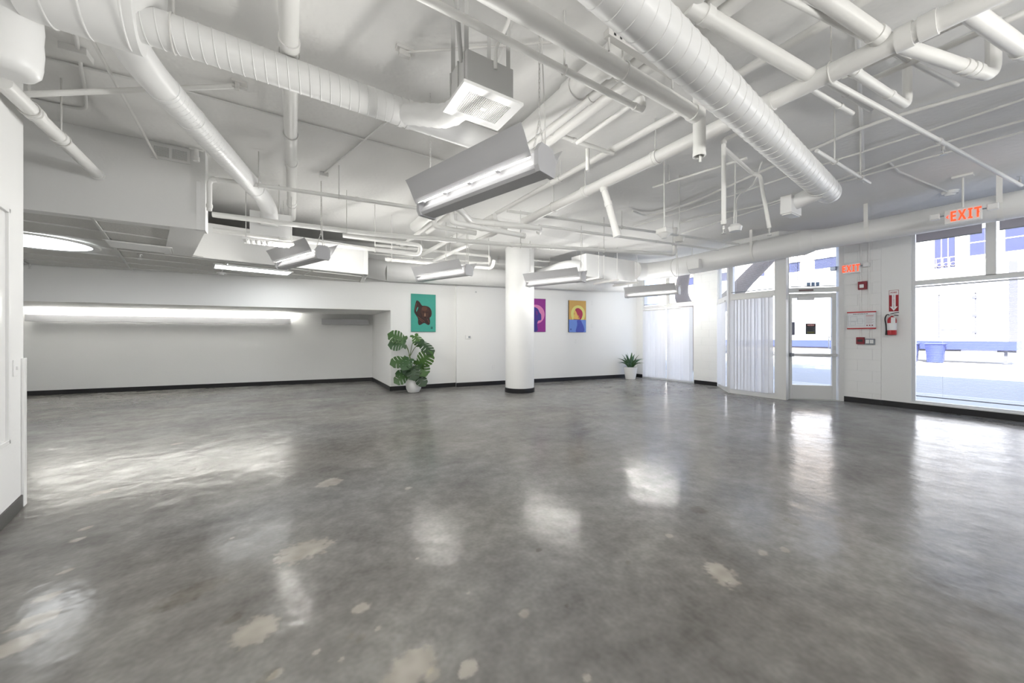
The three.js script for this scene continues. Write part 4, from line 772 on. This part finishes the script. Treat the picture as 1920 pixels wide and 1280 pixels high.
{ // lit troffer and its unlit neighbour in the dropped ceiling
  const t = thing('ceiling_troffer', 'lit rectangular fluorescent panel in the dropped ceiling', 'lamp', null, [-0.5, DC, -7.93], THREE.MathUtils.degToRad(9.5));
  mesh('frame', [bx(-0.57, 0.57, -0.012, 0.004, -0.24, -0.215), bx(-0.57, 0.57, -0.012, 0.004, 0.215, 0.24), bx(-0.57, -0.545, -0.012, 0.004, -0.22, 0.22), bx(0.545, 0.57, -0.012, 0.004, -0.22, 0.22)], M.tbar, t);
  mesh('lamp_diffuser', bx(-0.545, 0.545, -0.008, 0.0, -0.215, 0.215), M.panel, t);
  const r = new THREE.RectAreaLight(rgb(0.96, 0.99, 1), 3, 1.08, 0.42); r.position.y = -0.02; r.rotation.x = -Math.PI / 2; t.add(r);
  const o = thing('ceiling_troffer', 'unlit pale rectangular panel in the dropped ceiling', 'lamp', null, [-1.65, DC, -6.68], THREE.MathUtils.degToRad(9.5));
  mesh('frame', [bx(-0.31, 0.31, -0.01, 0.0, -0.24, 0.24)], M.tbar, o); mesh('diffuser', bx(-0.29, 0.29, -0.013, -0.01, -0.22, 0.22), M.enamel, o);
  const d = thing('dome_light', 'big round recessed dome light glowing in the dropped ceiling', 'lamp', null, [-2.71, DC, -7.01]);
  mesh('rim', new THREE.LatheGeometry([[0.5, 0.004], [0.5, -0.012], [0.56, -0.018], [0.575, -0.008], [0.575, 0.004]].map(([x, y]) => new THREE.Vector2(x, y)), 64), M.frame, d);
  mesh('lamp_dome', new THREE.LatheGeometry([[0, -0.022], [0.25, -0.02], [0.42, -0.015], [0.5, -0.006]].map(([x, y]) => new THREE.Vector2(x, y)), 48), M.panel, d);
  const q = new THREE.RectAreaLight(rgb(0.97, 0.99, 1), 5, 0.8, 0.8); q.position.y = -0.035; q.rotation.x = -Math.PI / 2; d.add(q);
}

// ---------------------------------------------------------------- paintings and small things on the rear wall
function painting(label, x, z, rot, w, y0, y1, draw, edge) {
  const t = thing('painting', label, 'painting', null, [x, 0, z], rot), hgt = y1 - y0;
  mesh('canvas_block', bx(-w / 2, w / 2, y0, y1, 0, 0.035, 0.002), new THREE.MeshStandardMaterial({ color: edge, roughness: 0.7 }), t);
  const pl = new THREE.PlaneGeometry(w - 0.004, hgt - 0.004); pl.translate(0, (y0 + y1) / 2, 0.0356);
  const m = canvasPrint(384, 576, draw); m.roughness = 0.7; mesh('painted_face', pl, m, t);
}
const shape = (c, fill, pts) => { c.fillStyle = fill; c.beginPath(); pts.forEach(([x, y], k) => (k ? c.lineTo(x, y) : c.moveTo(x, y))); c.closePath(); c.fill(); };
const smooth = (c, fill, pts) => { c.fillStyle = fill; c.beginPath(); const n = pts.length; c.moveTo((pts[0][0] + pts[n - 1][0]) / 2, (pts[0][1] + pts[n - 1][1]) / 2); pts.forEach((p, k) => { const q = pts[(k + 1) % n]; c.quadraticCurveTo(p[0], p[1], (p[0] + q[0]) / 2, (p[1] + q[1]) / 2); }); c.closePath(); c.fill(); };
painting('teal painting of a figure with a raised arm behind the big plant', 2.75, -8.385, -0.085, 0.58, 1.355, 2.245, (c, w, h) => {
  c.fillStyle = '#3f9d8e'; c.fillRect(0, 0, w, h);
  for (let k = 0; k < 900; k++) { c.fillStyle = `rgba(${40 + rnd() * 60 | 0},${130 + rnd() * 50 | 0},${120 + rnd() * 45 | 0},0.10)`; c.fillRect(rnd() * w, rnd() * h, 10 + rnd() * 40, 4 + rnd() * 8); }
  smooth(c, '#331e1a', [[90, 95], [130, 120], [165, 180], [200, 175], [240, 180], [285, 195], [318, 245], [322, 310], [305, 350], [285, 355], [298, 430], [285, 470], [255, 475], [205, 435], [150, 470], [118, 480], [100, 440], [108, 375], [60, 310], [40, 270], [55, 190], [72, 110]]);
  smooth(c, '#3f9d8e', [[98, 195], [112, 205], [90, 255], [78, 280], [74, 250]]);
  smooth(c, '#43271f', [[160, 190], [215, 178], [270, 205], [285, 280], [262, 350], [212, 372], [165, 345], [145, 280]]);
  smooth(c, '#573529', [[165, 200], [210, 185], [250, 205], [240, 250], [190, 255], [160, 245]]);
  c.strokeStyle = '#24110f'; c.lineWidth = 9; for (const [a, b, d, e] of [[70, 300, 190, 400], [190, 400, 285, 455], [150, 290, 165, 350], [265, 260, 290, 340], [110, 120, 150, 200], [60, 270, 110, 330]]) { c.beginPath(); c.moveTo(a, b); c.lineTo(d, e); c.stroke(); }
  c.strokeStyle = '#7d5040'; c.lineWidth = 5; for (const [a, b, d, e] of [[100, 345, 210, 420], [120, 380, 180, 430], [80, 140, 62, 250], [250, 380, 282, 440]]) { c.beginPath(); c.moveTo(a, b); c.lineTo(d, e); c.stroke(); }
  smooth(c, '#22100e', [[170, 270], [190, 262], [205, 275], [188, 286]]); smooth(c, '#22100e', [[228, 275], [248, 264], [262, 280], [242, 288]]);
  smooth(c, '#8a6a56', [[205, 290], [222, 290], [226, 335], [212, 345], [200, 335]]); smooth(c, '#1c0c0b', [[190, 352], [215, 345], [240, 354], [215, 368]]);
  c.fillStyle = '#1f5a54'; c.fillRect(305, 500, 30, 32); c.fillStyle = '#3f9d8e'; c.fillRect(313, 506, 6, 14);
}, rgb(0.05, 0.28, 0.24));
painting('purple painting of a silhouetted head in a pink ring half behind the column', 5.665, -7.905, -0.1609, 0.62, 1.365, 2.26, (c, w, h) => {
  c.fillStyle = '#8b2b86'; c.fillRect(0, 0, w, h); const g = c; g.fillStyle = '#2f7f9c'; g.fillRect(0, 0, w * 0.43, h * 0.24);
  for (let k = 0; k < 400; k++) { c.fillStyle = `rgba(${120 + rnd() * 50 | 0},30,${120 + rnd() * 40 | 0},0.12)`; c.fillRect(rnd() * w, rnd() * h, 30, 6); }
  c.fillStyle = '#d17fae'; c.beginPath(); c.arc(200, 270, 165, 0, 7); c.fill();
  smooth(c, '#3b3486', [[60, 190], [120, 140], [200, 150], [250, 185], [265, 235], [300, 270], [302, 300], [305, 345], [300, 375], [250, 378], [232, 400], [222, 470], [250, 580], [0, 600], [20, 400], [40, 290]]);
  smooth(c, '#6b2c80', [[200, 200], [235, 225], [240, 270], [225, 300], [205, 270]]); smooth(c, '#45308a', [[120, 300], [220, 300], [250, 330], [230, 360], [140, 360]]);
}, rgb(0.03, 0.06, 0.10));
painting('yellow and blue painting of a red-haired head in profile', 6.975, -7.69, -0.1609, 0.57, 1.36, 2.255, (c, w, h) => {
  c.fillStyle = '#d5ac63'; c.fillRect(0, 0, w, h); for (let k = 0; k < 500; k++) { c.fillStyle = `rgba(${200 + rnd() * 30 | 0},${150 + rnd() * 40 | 0},${80 + rnd() * 40 | 0},0.15)`; c.fillRect(rnd() * w, rnd() * h * 0.6, 8, 24); }
  c.fillStyle = '#e2dd86'; c.beginPath(); c.arc(205, 245, 160, 0, 7); c.fill();
  smooth(c, '#b23f5c', [[130, 160], [190, 130], [250, 145], [300, 190], [312, 250], [290, 310], [265, 352], [225, 340], [195, 270], [165, 210]]);
  smooth(c, '#e9c06f', [[128, 168], [165, 200], [190, 270], [235, 300], [240, 345], [190, 352], [105, 346], [98, 322], [112, 300], [104, 250], [112, 200]]);
  c.fillStyle = '#c98a54'; c.fillRect(112, 225, 12, 30); c.fillRect(205, 270, 22, 55); c.fillStyle = '#a84b50'; c.fillRect(100, 338, 165, 14);
  c.fillStyle = '#6f8fd8'; c.fillRect(0, 348, w, h - 348); smooth(c, '#4a58b4', [[170, 350], [268, 350], [290, 400], [335, 470], [360, 580], [140, 590], [165, 500], [190, 430]]);
  c.strokeStyle = '#3a4aa6'; c.lineWidth = 6; c.beginPath(); c.moveTo(245, 430); c.quadraticCurveTo(200, 480, 180, 570); c.stroke(); c.fillStyle = '#3c4f9e'; c.fillRect(32, 510, 22, 30);
}, rgb(0.015, 0.014, 0.013));
{
  const on = (name, label, cat, x, y, w, h, d, mat, group) => { const z = -8.245 + (x - 3.54) * 0.1623; const t = thing(name, label, cat, group, [x, y, z], -0.1609); mesh('plate', bx(-w / 2, w / 2, -h / 2, h / 2, 0, d, 0.003), mat, t); return t; };
  const th = on('thermostat', 'white thermostat with a grey display on the rear wall', 'thermostat', 3.83, 1.23, 0.14, 0.09, 0.025, M.enamel); mesh('display', bx(0.0, 0.055, -0.025, 0.02, 0.025, 0.027), M.grey, th);
  const o = on('wall_outlet', 'white wall outlet low on the rear wall beside the column', 'outlet', 4.5, 0.45, 0.072, 0.115, 0.006, M.white); for (const y of [-0.025, 0.025]) mesh('socket', bx(-0.016, 0.016, y - 0.014, y + 0.014, 0.006, 0.008), M.wall, o);
  for (const [x, y, l] of [[7.48, 2.2, 'upper blank white cover plate right of the yellow painting'], [7.48, 1.55, 'lower blank white cover plate right of the yellow painting'], [6.93, 1.1, 'blank white cover plate below the yellow painting']]) { const t = on('cover_plate', l, 'wall plate', x, y, 0.072, 0.115, 0.006, M.white); for (const s of [-1, 1]) mesh('screw', (() => { const g = rod(V(0, s * 0.042, 0.005), V(0, s * 0.042, 0.0075), 0.003, 8); g.rotateZ(0); return g; })(), M.steel, t); }
  const cam = on('wall_camera', 'tiny white sensor high on the rear wall left of the column', 'sensor', 4.02, 2.36, 0.05, 0.05, 0.03, M.enamel); mesh('lens', rod(V(0, 0, 0.03), V(0, -0.01, 0.06), 0.012), M.grey, cam);
}
{ // left wall: framed board, corner guard, switch
  const rot = Math.atan2(1.95, -0.345) , f = (z) => -1.645 + (z + 4.15) * 0.1769;
  const put = (name, label, cat, z) => thing(name, label, cat, null, [f(z), 0, z], Math.PI / 2 + 0.175);
  const b = put('wall_board', 'white framed wall board on the left wall', 'board', -3.0); mesh('panel', bx(-0.75, 0.76, 0.57, 2.06, 0, 0.012), M.enamel, b); mesh('frame', [bx(0.76, 0.79, 0.54, 2.09, 0, 0.028, 0.004), bx(-0.78, -0.75, 0.54, 2.09, 0, 0.028, 0.004), bx(-0.78, 0.79, 2.06, 2.09, 0, 0.028, 0.004), bx(-0.78, 0.79, 0.54, 0.57, 0, 0.028, 0.004)], M.white, b);
  const s = put('light_switch', 'white light switch plate beside the corner guard', 'switch', -3.97); mesh('plate', bx(-0.036, 0.036, 0.97, 1.085, 0, 0.007, 0.003), M.wall, s); mesh('toggle', bx(-0.006, 0.006, 1.015, 1.04, 0.007, 0.016), M.white, s);
  const g = put('corner_guard', 'tall white corner guard at the end of the left wall', 'corner guard', -4.15); mesh('guard_leaf', [bx(-0.05, 0.012, 0.01, 1.09, 0.0, 0.014, 0.003), bx(0.0, 0.014, 0.01, 1.09, -0.06, 0.014, 0.003)], M.enamel, g);
}

// ---------------------------------------------------------------- plants
const leafMat = [[0.045, 0.11, 0.028], [0.03, 0.085, 0.025], [0.06, 0.14, 0.03], [0.025, 0.06, 0.022]].map(([r, g, b]) => new THREE.MeshPhysicalMaterial({ color: rgb(r, g, b), roughness: 0.45, side: THREE.DoubleSide }));
const stemMat = new THREE.MeshStandardMaterial({ color: rgb(0.16, 0.2, 0.09), roughness: 0.6 });
function monsteraLeaf(lobes) {
  const half = [], Wd = (y) => 0.47 * Math.pow(Math.max(0, Math.sin(Math.PI * Math.min(1, (y + 0.2) / 1.2))), 0.75);
  half.push([0.02, 0.02], [0.10, -0.13], [0.26, -0.16], [0.40, -0.06]);
  for (let k = 0; k < lobes; k++) {
    const y0 = -0.02 + k * 0.86 / lobes, y1 = -0.02 + (k + 1) * 0.86 / lobes, g = 0.028;
    half.push([Wd(y0) * 1.0, y0 + 0.10], [Wd((y0 + y1) / 2) * 1.03, (y0 + y1) / 2 + 0.11], [Wd(y1) * 0.97, y1 + 0.06]);
    if (k < lobes - 1) half.push([Wd(y1) * 0.5, y1 + 0.02], [0.07, y1 - 0.02], [Wd(y1) * 0.5, y1 + 0.02 + g * 1.6]);
  }
  const tip = [0, 1.02], pts = [...half, tip, ...half.map(([x, y]) => [-x, y]).reverse()];
  const g = new THREE.ShapeGeometry(new THREE.Shape(pts.map(([x, y]) => new THREE.Vector2(x, y))));
  const p = g.attributes.position; for (let i = 0; i < p.count; i++) { const x = p.getX(i), y = p.getY(i); p.setZ(i, 0.12 * Math.abs(x) - 0.42 * x * x - 0.22 * y * y); }
  g.computeVertexNormals(); return g;
}
{
  const t = thing('monstera_plant', 'tall split-leaf monstera in a round white pot by the pier', 'plant', null, [2.4, 0, -7.99]);
  const L = (pts, n = 40) => new THREE.LatheGeometry(pts.map(([x, y]) => new THREE.Vector2(x, y)), n);
  const pot = part('pot', t, 'rounded white pot'); mesh('pot_body', L([[0, 0], [0.1, 0], [0.125, 0.01], [0.16, 0.08], [0.168, 0.15], [0.155, 0.22], [0.135, 0.265], [0.14, 0.285], [0.13, 0.285], [0.124, 0.26], [0.12, 0.24]]), M.white, pot); mesh('soil', L([[0, 0.25], [0.125, 0.25]]), new THREE.MeshStandardMaterial({ color: rgb(0.03, 0.022, 0.016), roughness: 1 }), pot);
  // plan directions: R along the wall towards the column, F out into the room
  const R = V(0.9, 0, 0.43).normalize(), F = V(-0.43, 0, 0.9).normalize(), U = V(0, 1, 0), at = (r, u, f) => R.clone().multiplyScalar(r).addScaledVector(U, u).addScaledVector(F, f);
  const geo = [monsteraLeaf(4), monsteraLeaf(5), monsteraLeaf(3)];
  mesh('main_stem', sweep(new THREE.CatmullRomCurve3([at(-0.02, 0.24, 0), at(-0.05, 0.5, 0.02), at(-0.07, 0.72, 0), at(-0.1, 0.84, 0.0)]).getPoints(14), (f) => 0.022 - 0.008 * f, 10), stemMat, t);
  // [base of blade r,u,f; tip direction r,u,f; facing r,u,f; size; shape; colour]
  const leaves = [
    [-0.2, 1.16, 0.06, -0.75, 0.42, 0.25, 0.25, 0.5, 0.85, 0.36, 1, 0], [-0.19, 1.08, 0.1, -0.85, 0.02, 0.3, 0.2, 0.45, 0.9, 0.33, 1, 1],
    [0.02, 1.26, 0.0, 0.55, -0.65, 0.3, 0.5, 0.45, 0.75, 0.3, 1, 2], [0.16, 1.12, 0.08, 0.75, -0.5, 0.3, 0.45, 0.7, 0.5, 0.4, 1, 3],
    [-0.16, 0.72, 0.1, -0.75, -0.1, 0.4, -0.1, 0.5, 0.9, 0.33, 0, 0], [-0.06, 0.75, 0.2, -0.3, -0.5, 0.6, 0.05, 0.6, 0.8, 0.3, 0, 1],
    [0.14, 0.62, 0.12, 0.55, 0.55, 0.3, 0.15, 0.1, 0.98, 0.4, 1, 2], [0.12, 0.68, 0.05, 0.45, -0.75, 0.35, 0.2, 0.35, 0.9, 0.36, 1, 2],
    [0.0, 0.56, 0.2, 0.2, -0.6, 0.5, 0.1, 0.5, 0.85, 0.3, 0, 3], [-0.04, 0.46, 0.14, -0.3, 0.3, 0.6, 0, 0.4, 0.9, 0.27, 2, 3],
    [-0.13, 0.38, 0.12, -0.7, -0.3, 0.5, -0.2, 0.35, 0.9, 0.3, 0, 0], [-0.14, 0.42, 0.06, -0.9, 0.15, 0.3, -0.1, 0.6, 0.7, 0.24, 2, 1],
    [0.1, 0.36, 0.1, 0.6, -0.55, 0.4, 0.2, 0.5, 0.8, 0.28, 2, 3], [0.07, 0.4, 0.02, 0.8, 0.1, 0.2, 0.1, 0.8, 0.5, 0.24, 2, 3], [0.05, 0.5, 0.05, 0.3, 0.4, 0.4, 0.1, 0.7, 0.7, 0.26, 0, 1]];
  for (const [r, u, f, tr, tu, tf, nr, nu, nf, size, k, c] of leaves) {
    const y = at(tr, tu, tf).normalize(), n = at(nr, nu, nf); const z = n.addScaledVector(y, -n.dot(y)).normalize(), x = y.clone().cross(z);
    const leaf = part('leaf', t), m = new THREE.Matrix4().makeBasis(x, y, z).scale(V(size, size, size)).setPosition(at(r, u, f));
    const g = geo[k].clone().applyMatrix4(m); mesh('leaf_blade', g, leafMat[c], leaf);
    const base = at(r, u, f), from = u > 0.8 ? at(-0.08, 0.8, 0) : at(-0.03, Math.min(0.3 + u * 0.35, 0.75), 0);
    mesh('petiole', sweep(new THREE.CatmullRomCurve3([from, from.clone().lerp(base, 0.5).addScaledVector(U, 0.04), base.clone().addScaledVector(y, 0.04)]).getPoints(10), (q) => 0.009 - 0.004 * q, 7), stemMat, leaf);
  }
}
{
  const t = thing('agave_plant', 'spiky green agave in a tapered white pot by the corner window', 'plant', null, [8.5, 0, -7.08]);
  const L = (pts, n = 40) => new THREE.LatheGeometry(pts.map(([x, y]) => new THREE.Vector2(x, y)), n);
  const pot = part('pot', t, 'tapered white pot'); mesh('pot_body', L([[0, 0], [0.13, 0], [0.14, 0.01], [0.195, 0.345], [0.2, 0.35], [0.19, 0.355], [0.18, 0.33]]), M.white, pot); mesh('soil', L([[0, 0.33], [0.182, 0.33]]), new THREE.MeshStandardMaterial({ color: rgb(0.03, 0.03, 0.03), roughness: 1 }), pot);
  const am = [[0.07, 0.15, 0.07], [0.10, 0.19, 0.12], [0.06, 0.13, 0.05]].map(([r, g, b]) => new THREE.MeshStandardMaterial({ color: rgb(r, g, b), roughness: 0.45 }));
  const leafGeo = (len, lean) => { // thick channelled blade
    const n = 10, pos = [], idx = [];
    for (let i = 0; i <= n; i++) {
      const s = i / n, w = 0.055 * Math.pow(1 - s, 0.55) * (0.55 + 1.1 * Math.sin(Math.PI * Math.min(1, s * 0.9 + 0.1)) * 0.62), a = lean * (0.25 + 0.75 * s), r = 0.03 + len * s * Math.sin(a), y = 0.32 + len * s * Math.cos(a), th = 0.012 * (1 - s) + 0.001;
      for (const [q, d] of [[-1, 0], [-0.5, -0.4], [0, -0.7], [0.5, -0.4], [1, 0], [0.5, -0.4 - th * 40], [0, -0.7 - th * 60], [-0.5, -0.4 - th * 40]]) { const off = d * w * 0.6; pos.push(r - off * Math.cos(a), y + off * Math.sin(a), q * w); }
    }
    for (let i = 0; i < n; i++) for (let k = 0; k < 8; k++) { const a = i * 8 + k, b = i * 8 + (k + 1) % 8; idx.push(a, a + 8, b, b, a + 8, b + 8); }
    const g = new THREE.BufferGeometry(); g.setAttribute('position', new THREE.Float32BufferAttribute(pos, 3)); g.setIndex(idx); g.computeVertexNormals(); return g;
  };
  for (const [n, len, lean, off] of [[3, 0.46, 0.12, 0.3], [6, 0.46, 0.5, 0.1], [8, 0.46, 0.92, 0.5], [7, 0.4, 1.22, 0.15]]) { const g = leafGeo(len, lean); for (let k = 0; k < n; k++) { const m = mesh('leaf', g, am[k % 3], t); m.rotation.y = off + k / n * Math.PI * 2 + (rnd() - 0.5) * 0.25; } }
}

// ---------------------------------------------------------------- the street outside
const O = {
  walk: new THREE.MeshStandardMaterial({ color: rgb(0.42, 0.42, 0.42), roughness: 0.9, bumpMap: slabTex, bumpScale: 0.004 }),
  road: new THREE.MeshStandardMaterial({ color: rgb(0.27, 0.28, 0.30), roughness: 0.9, bumpMap: slabTex, bumpScale: 0.006 }),
  curb: new THREE.MeshStandardMaterial({ color: rgb(0.5, 0.49, 0.47), roughness: 0.9 }),
  line: new THREE.MeshStandardMaterial({ color: rgb(0.72, 0.36, 0.14), roughness: 0.8 }),
  stucco: new THREE.MeshStandardMaterial({ color: rgb(0.74, 0.73, 0.72), roughness: 0.9, bumpMap: rollerTex, bumpScale: 0.003 }),
  tan: new THREE.MeshStandardMaterial({ color: rgb(0.62, 0.53, 0.45), roughness: 0.9 }),
  pane: new THREE.MeshStandardMaterial({ color: rgb(0.05, 0.055, 0.11), roughness: 0.3 }),
  trailer: new THREE.MeshStandardMaterial({ color: rgb(0.80, 0.80, 0.81), roughness: 0.5 }),
  chassis: new THREE.MeshStandardMaterial({ color: rgb(0.10, 0.10, 0.13), roughness: 0.7 }),
  blue: new THREE.MeshStandardMaterial({ color: rgb(0.035, 0.05, 0.2), roughness: 0.6 }),
  bark: new THREE.MeshStandardMaterial({ color: rgb(0.27, 0.23, 0.20), roughness: 0.95, bumpMap: slabTex, bumpScale: 0.03 }),
  rust: new THREE.MeshStandardMaterial({ color: rgb(0.55, 0.42, 0.36), roughness: 0.8 }),
};
structure('sidewalk', bx(9.2, 11.75, -0.2, -0.01, -45, 30), O.walk);
structure('kerb', bx(11.75, 11.95, -0.3, -0.005, -45, 30, 0.01), O.curb);
structure('road', bx(11.95, 25.7, -0.4, -0.14, -60, 40), O.road);
structure('kerb_far', bx(25.7, 25.9, -0.4, -0.02, -60, 40, 0.01), O.curb);
structure('road_marking', bx(25.3, 25.4, -0.14, -0.136, -60, 40), O.line);
structure('yard', bx(25.9, 60, -0.4, -0.03, -60, 60), O.walk);
structure('storeys_above', bx(-8, 9.34, H + 0.3, 11.6, -40, 25), O.stucco);
structure('front_beyond_corner', bx(8.9, 9.34, -0.2, H + 0.32, -40, -7.42), O.stucco);
structure('front_beyond_window', bx(8.9, 9.34, -0.2, H + 0.32, 4.4, 25), O.stucco);
{ // box trailer parked across the street
  const t = thing('box_trailer', 'long white box trailer parked across the street', 'trailer', null, [27, 0, 0]);
  mesh('body', bx(0, 2.55, 1.0, 4.55, -17.5, -1.65, 0.03), O.trailer, t);
  mesh('corner_post', bx(-0.02, 0.1, 1.0, 4.55, -1.85, -1.63, 0.01), O.chassis, t);
  for (let z = -17; z < -1.9; z += 1.22) mesh('panel_seam', bx(-0.012, 0, 1.05, 4.5, z - 0.02, z + 0.02), O.trailer, t);
  const d = part('side_door', t); mesh('door_panel', bx(-0.035, 0, 1.22, 3.22, -3.84, -2.78, 0.008), O.trailer, d);
  mesh('door_seal', [bx(-0.02, 0.0, 1.18, 3.26, -3.88, -3.84), bx(-0.02, 0, 1.18, 3.26, -2.78, -2.74), bx(-0.02, 0, 3.22, 3.26, -3.88, -2.74)], O.chassis, d);
  for (const y of [1.45, 2.2, 3.05]) mesh('hinge', bx(-0.06, 0, y - 0.06, y + 0.06, -2.86, -2.72, 0.01), O.chassis, d); mesh('latch', bx(-0.07, 0, 1.55, 1.59, -3.8, -3.3, 0.01), O.chassis, d);
  mesh('bottom_rail', bx(-0.02, 2.57, 0.62, 1.0, -17.5, -1.65), O.blue, t); mesh('chassis_beam', bx(0.6, 0.9, 0.5, 0.75, -17.4, -1.7), O.chassis, t);
  mesh('tank', rod(V(0.3, 0.5, -3.2), V(0.3, 0.5, -2.2), 0.17, 16), O.trailer, t); for (const z of [-4.2, -1.95, -8, -12]) mesh('support', bx(0.2, 0.3, 0.0, 0.75, z - 0.05, z + 0.05), O.chassis, t);
  for (const z of [-15.6, -14.4]) { const w = part('wheel', t); mesh('tyre', rod(V(0.05, 0.48, z), V(0.5, 0.48, z), 0.5, 28), M.black, w); mesh('hub', rod(V(0.03, 0.48, z), V(0.06, 0.48, z), 0.2, 16), O.trailer, w); }
}
for (const [z, l] of [[-4.75, 'blue rubbish cart under the trailer end seen by the window edge'], [-3.9, 'blue rubbish cart beside the trailer tank']]) {
  const t = thing('rubbish_cart', l, 'rubbish bin', null, [26.5, -0.02, z]); const g = new THREE.CylinderGeometry(0.42, 0.34, 0.85, 4); g.rotateY(Math.PI / 4); g.translate(0, 0.45, 0); mesh('body', g, O.blue, t); mesh('lid', bx(-0.33, 0.33, 0.87, 0.93, -0.33, 0.33, 0.02), O.blue, t); mesh('handle', rod(V(0.33, 0.86, -0.25), V(0.33, 0.86, 0.25), 0.02), O.chassis, t);
}
{ // white house with a balcony door
  const t = thing('white_building', 'white stucco house with a balcony behind the trailer', 'building', null, [38, 0, 0]);
  mesh('wall', bx(0, 8, -0.1, 13, -9.2, 14), O.stucco, t); mesh('ledge', bx(-0.5, 0, 5.25, 5.5, -9.2, 14, 0.02), O.stucco, t); mesh('cornice', bx(-0.4, 0, 10.2, 10.6, -9.2, 14, 0.02), O.stucco, t); mesh('roof', bx(-0.2, 8.2, 13, 13.3, -9.4, 14.2), O.tan, t);
  const win = (z0, z1, y0, y1) => { const w = part('window', t); mesh('window_frame', [bx(-0.08, 0, y1, y1 + 0.12, z0 - 0.12, z1 + 0.12), bx(-0.1, 0, y0 - 0.14, y0, z0 - 0.15, z1 + 0.15), bx(-0.08, 0, y0, y1, z0 - 0.1, z0), bx(-0.08, 0, y0, y1, z1, z1 + 0.1)], O.stucco, w); mesh('pane', bx(-0.03, 0, y0, y1, z0, z1), O.pane, w); mesh('sash_bar', bx(-0.05, 0, (y0 + y1) / 2 - 0.03, (y0 + y1) / 2 + 0.03, z0, z1), O.stucco, w); };
  win(-4.12, -3.2, 6.5, 8.2); win(-2.74, -1.7, 6.5, 8.2); win(-1.1, -0.1, 6.5, 8.2); win(0.6, 1.6, 6.5, 8.2); for (let k = 0; k < 5; k++) win(-4.1 + k * 1.5, -3.1 + k * 1.5, 10.9, 12.3);
  const b = part('balcony', t); mesh('balcony_door', bx(-0.04, 0, 5.5, 8.1, -5.62, -4.72), O.pane, b); mesh('door_surround', [bx(-0.12, 0, 5.5, 8.2, -5.85, -5.62), bx(-0.12, 0, 5.5, 8.2, -4.72, -4.5)], O.tan, b);
  for (let k = 0; k < 2; k++) mesh('door_stile', bx(-0.06, 0, 5.5, 8.1, -5.34 + k * 0.3, -5.3 + k * 0.3), O.rust, b);
  mesh('railing', [bx(-0.5, -0.46, 6.5, 6.55, -5.8, -4.6), bx(-0.5, -0.46, 5.6, 5.64, -5.8, -4.6), ...Array.from({ length: 5 }, (_, k) => bx(-0.5, -0.47, 5.5, 6.55, -5.8 + k * 0.295, -5.77 + k * 0.295)), ...Array.from({ length: 4 }, (_, k) => ringAt(V(-0.48, 6.07, -5.64 + k * 0.295), V(1, 0, 0), 0.12, 0.016, 16))], O.rust, b);
}
{
  const t = thing('tan_building', 'tan rendered house with a corrugated awning seen through the transoms', 'building', null, [36, 0, 0]);
  mesh('wall', bx(0, 9, -0.1, 12, -26, -9.6), O.tan, t); mesh('stucco_band', bx(-0.06, 0, 3.6, 6.6, -26, -9.6), O.stucco, t);
  for (const z of [-10.9, -13.4, -16, -19, -22]) { const w = part('window', t); mesh('pane', bx(-0.04, 0, 5.4, 7.4, z - 0.75, z + 0.75), O.pane, w); mesh('window_frame', [bx(-0.1, 0, 7.4, 7.55, z - 0.85, z + 0.85), bx(-0.1, 0, 5.25, 5.4, z - 0.85, z + 0.85)], O.stucco, w); }
  const a = part('awning', t); for (let k = 0; k < 26; k++) { const g = bx(-1.9, 0, -0.02, 0.02, -0.14, 0.14); g.rotateZ(0.35); g.translate(-0.1, 4.4 + (k % 2) * 0.07, -15.5 - k * 0.3); mesh('awning_rib', g, O.rust, a); }
  mesh('roof', bx(-0.3, 9.2, 12, 12.3, -26.2, -9.4), O.stucco, t);
}
{ // street tree with two leaning limbs
  const t = thing('street_tree', 'street tree with two thick leaning limbs outside the bay window', 'tree', null, [14, -0.12, 0]);
  const limb = (pts, r0, r1) => sweep(new THREE.CatmullRomCurve3(pts.map((p) => V(...p))).getPoints(20), (f) => r0 + (r1 - r0) * f, 16);
  mesh('trunk', limb([[0.1, 0, -8.6], [0.05, 1.2, -8.4], [0, 2.3, -8.3]], 0.42, 0.34), O.bark, t); mesh('limb', limb([[0, 2.0, -8.3], [0, 2.7, -7.2], [0, 3.4, -6.5], [0.1, 4.6, -5.4], [0.2, 6.2, -4.8]], 0.34, 0.16), O.bark, t); mesh('limb', limb([[0, 2.0, -8.4], [0, 3.0, -9.0], [0, 3.9, -8.9], [0.2, 5.4, -8.5], [0, 7, -8.2]], 0.32, 0.14), O.bark, t);
  const q = new THREE.PlaneGeometry(0.22, 0.13), list = [];
  for (let k = 0; k < 1600; k++) { const c = [[0.2, 7, -4.6], [0, 7.6, -8.2], [0.4, 7.2, -6.4]][k % 3], a = rnd() * 6.283, b = Math.acos(2 * rnd() - 1), r = 1.7 * Math.cbrt(rnd()); const g = q.clone(); g.rotateX(rnd() * 6); g.rotateY(rnd() * 6); g.translate(c[0] + r * Math.sin(b) * Math.cos(a), c[1] + r * 0.8 * Math.cos(b), c[2] + r * Math.sin(b) * Math.sin(a)); list.push(g); }
  mesh('foliage', list, leafMat[2], t).userData.kind = 'stuff';
}

scene.traverse((o) => { if (o.isLight) o.castShadow = o.castShadow || o.isDirectionalLight; });
renderer.render(scene, camera);
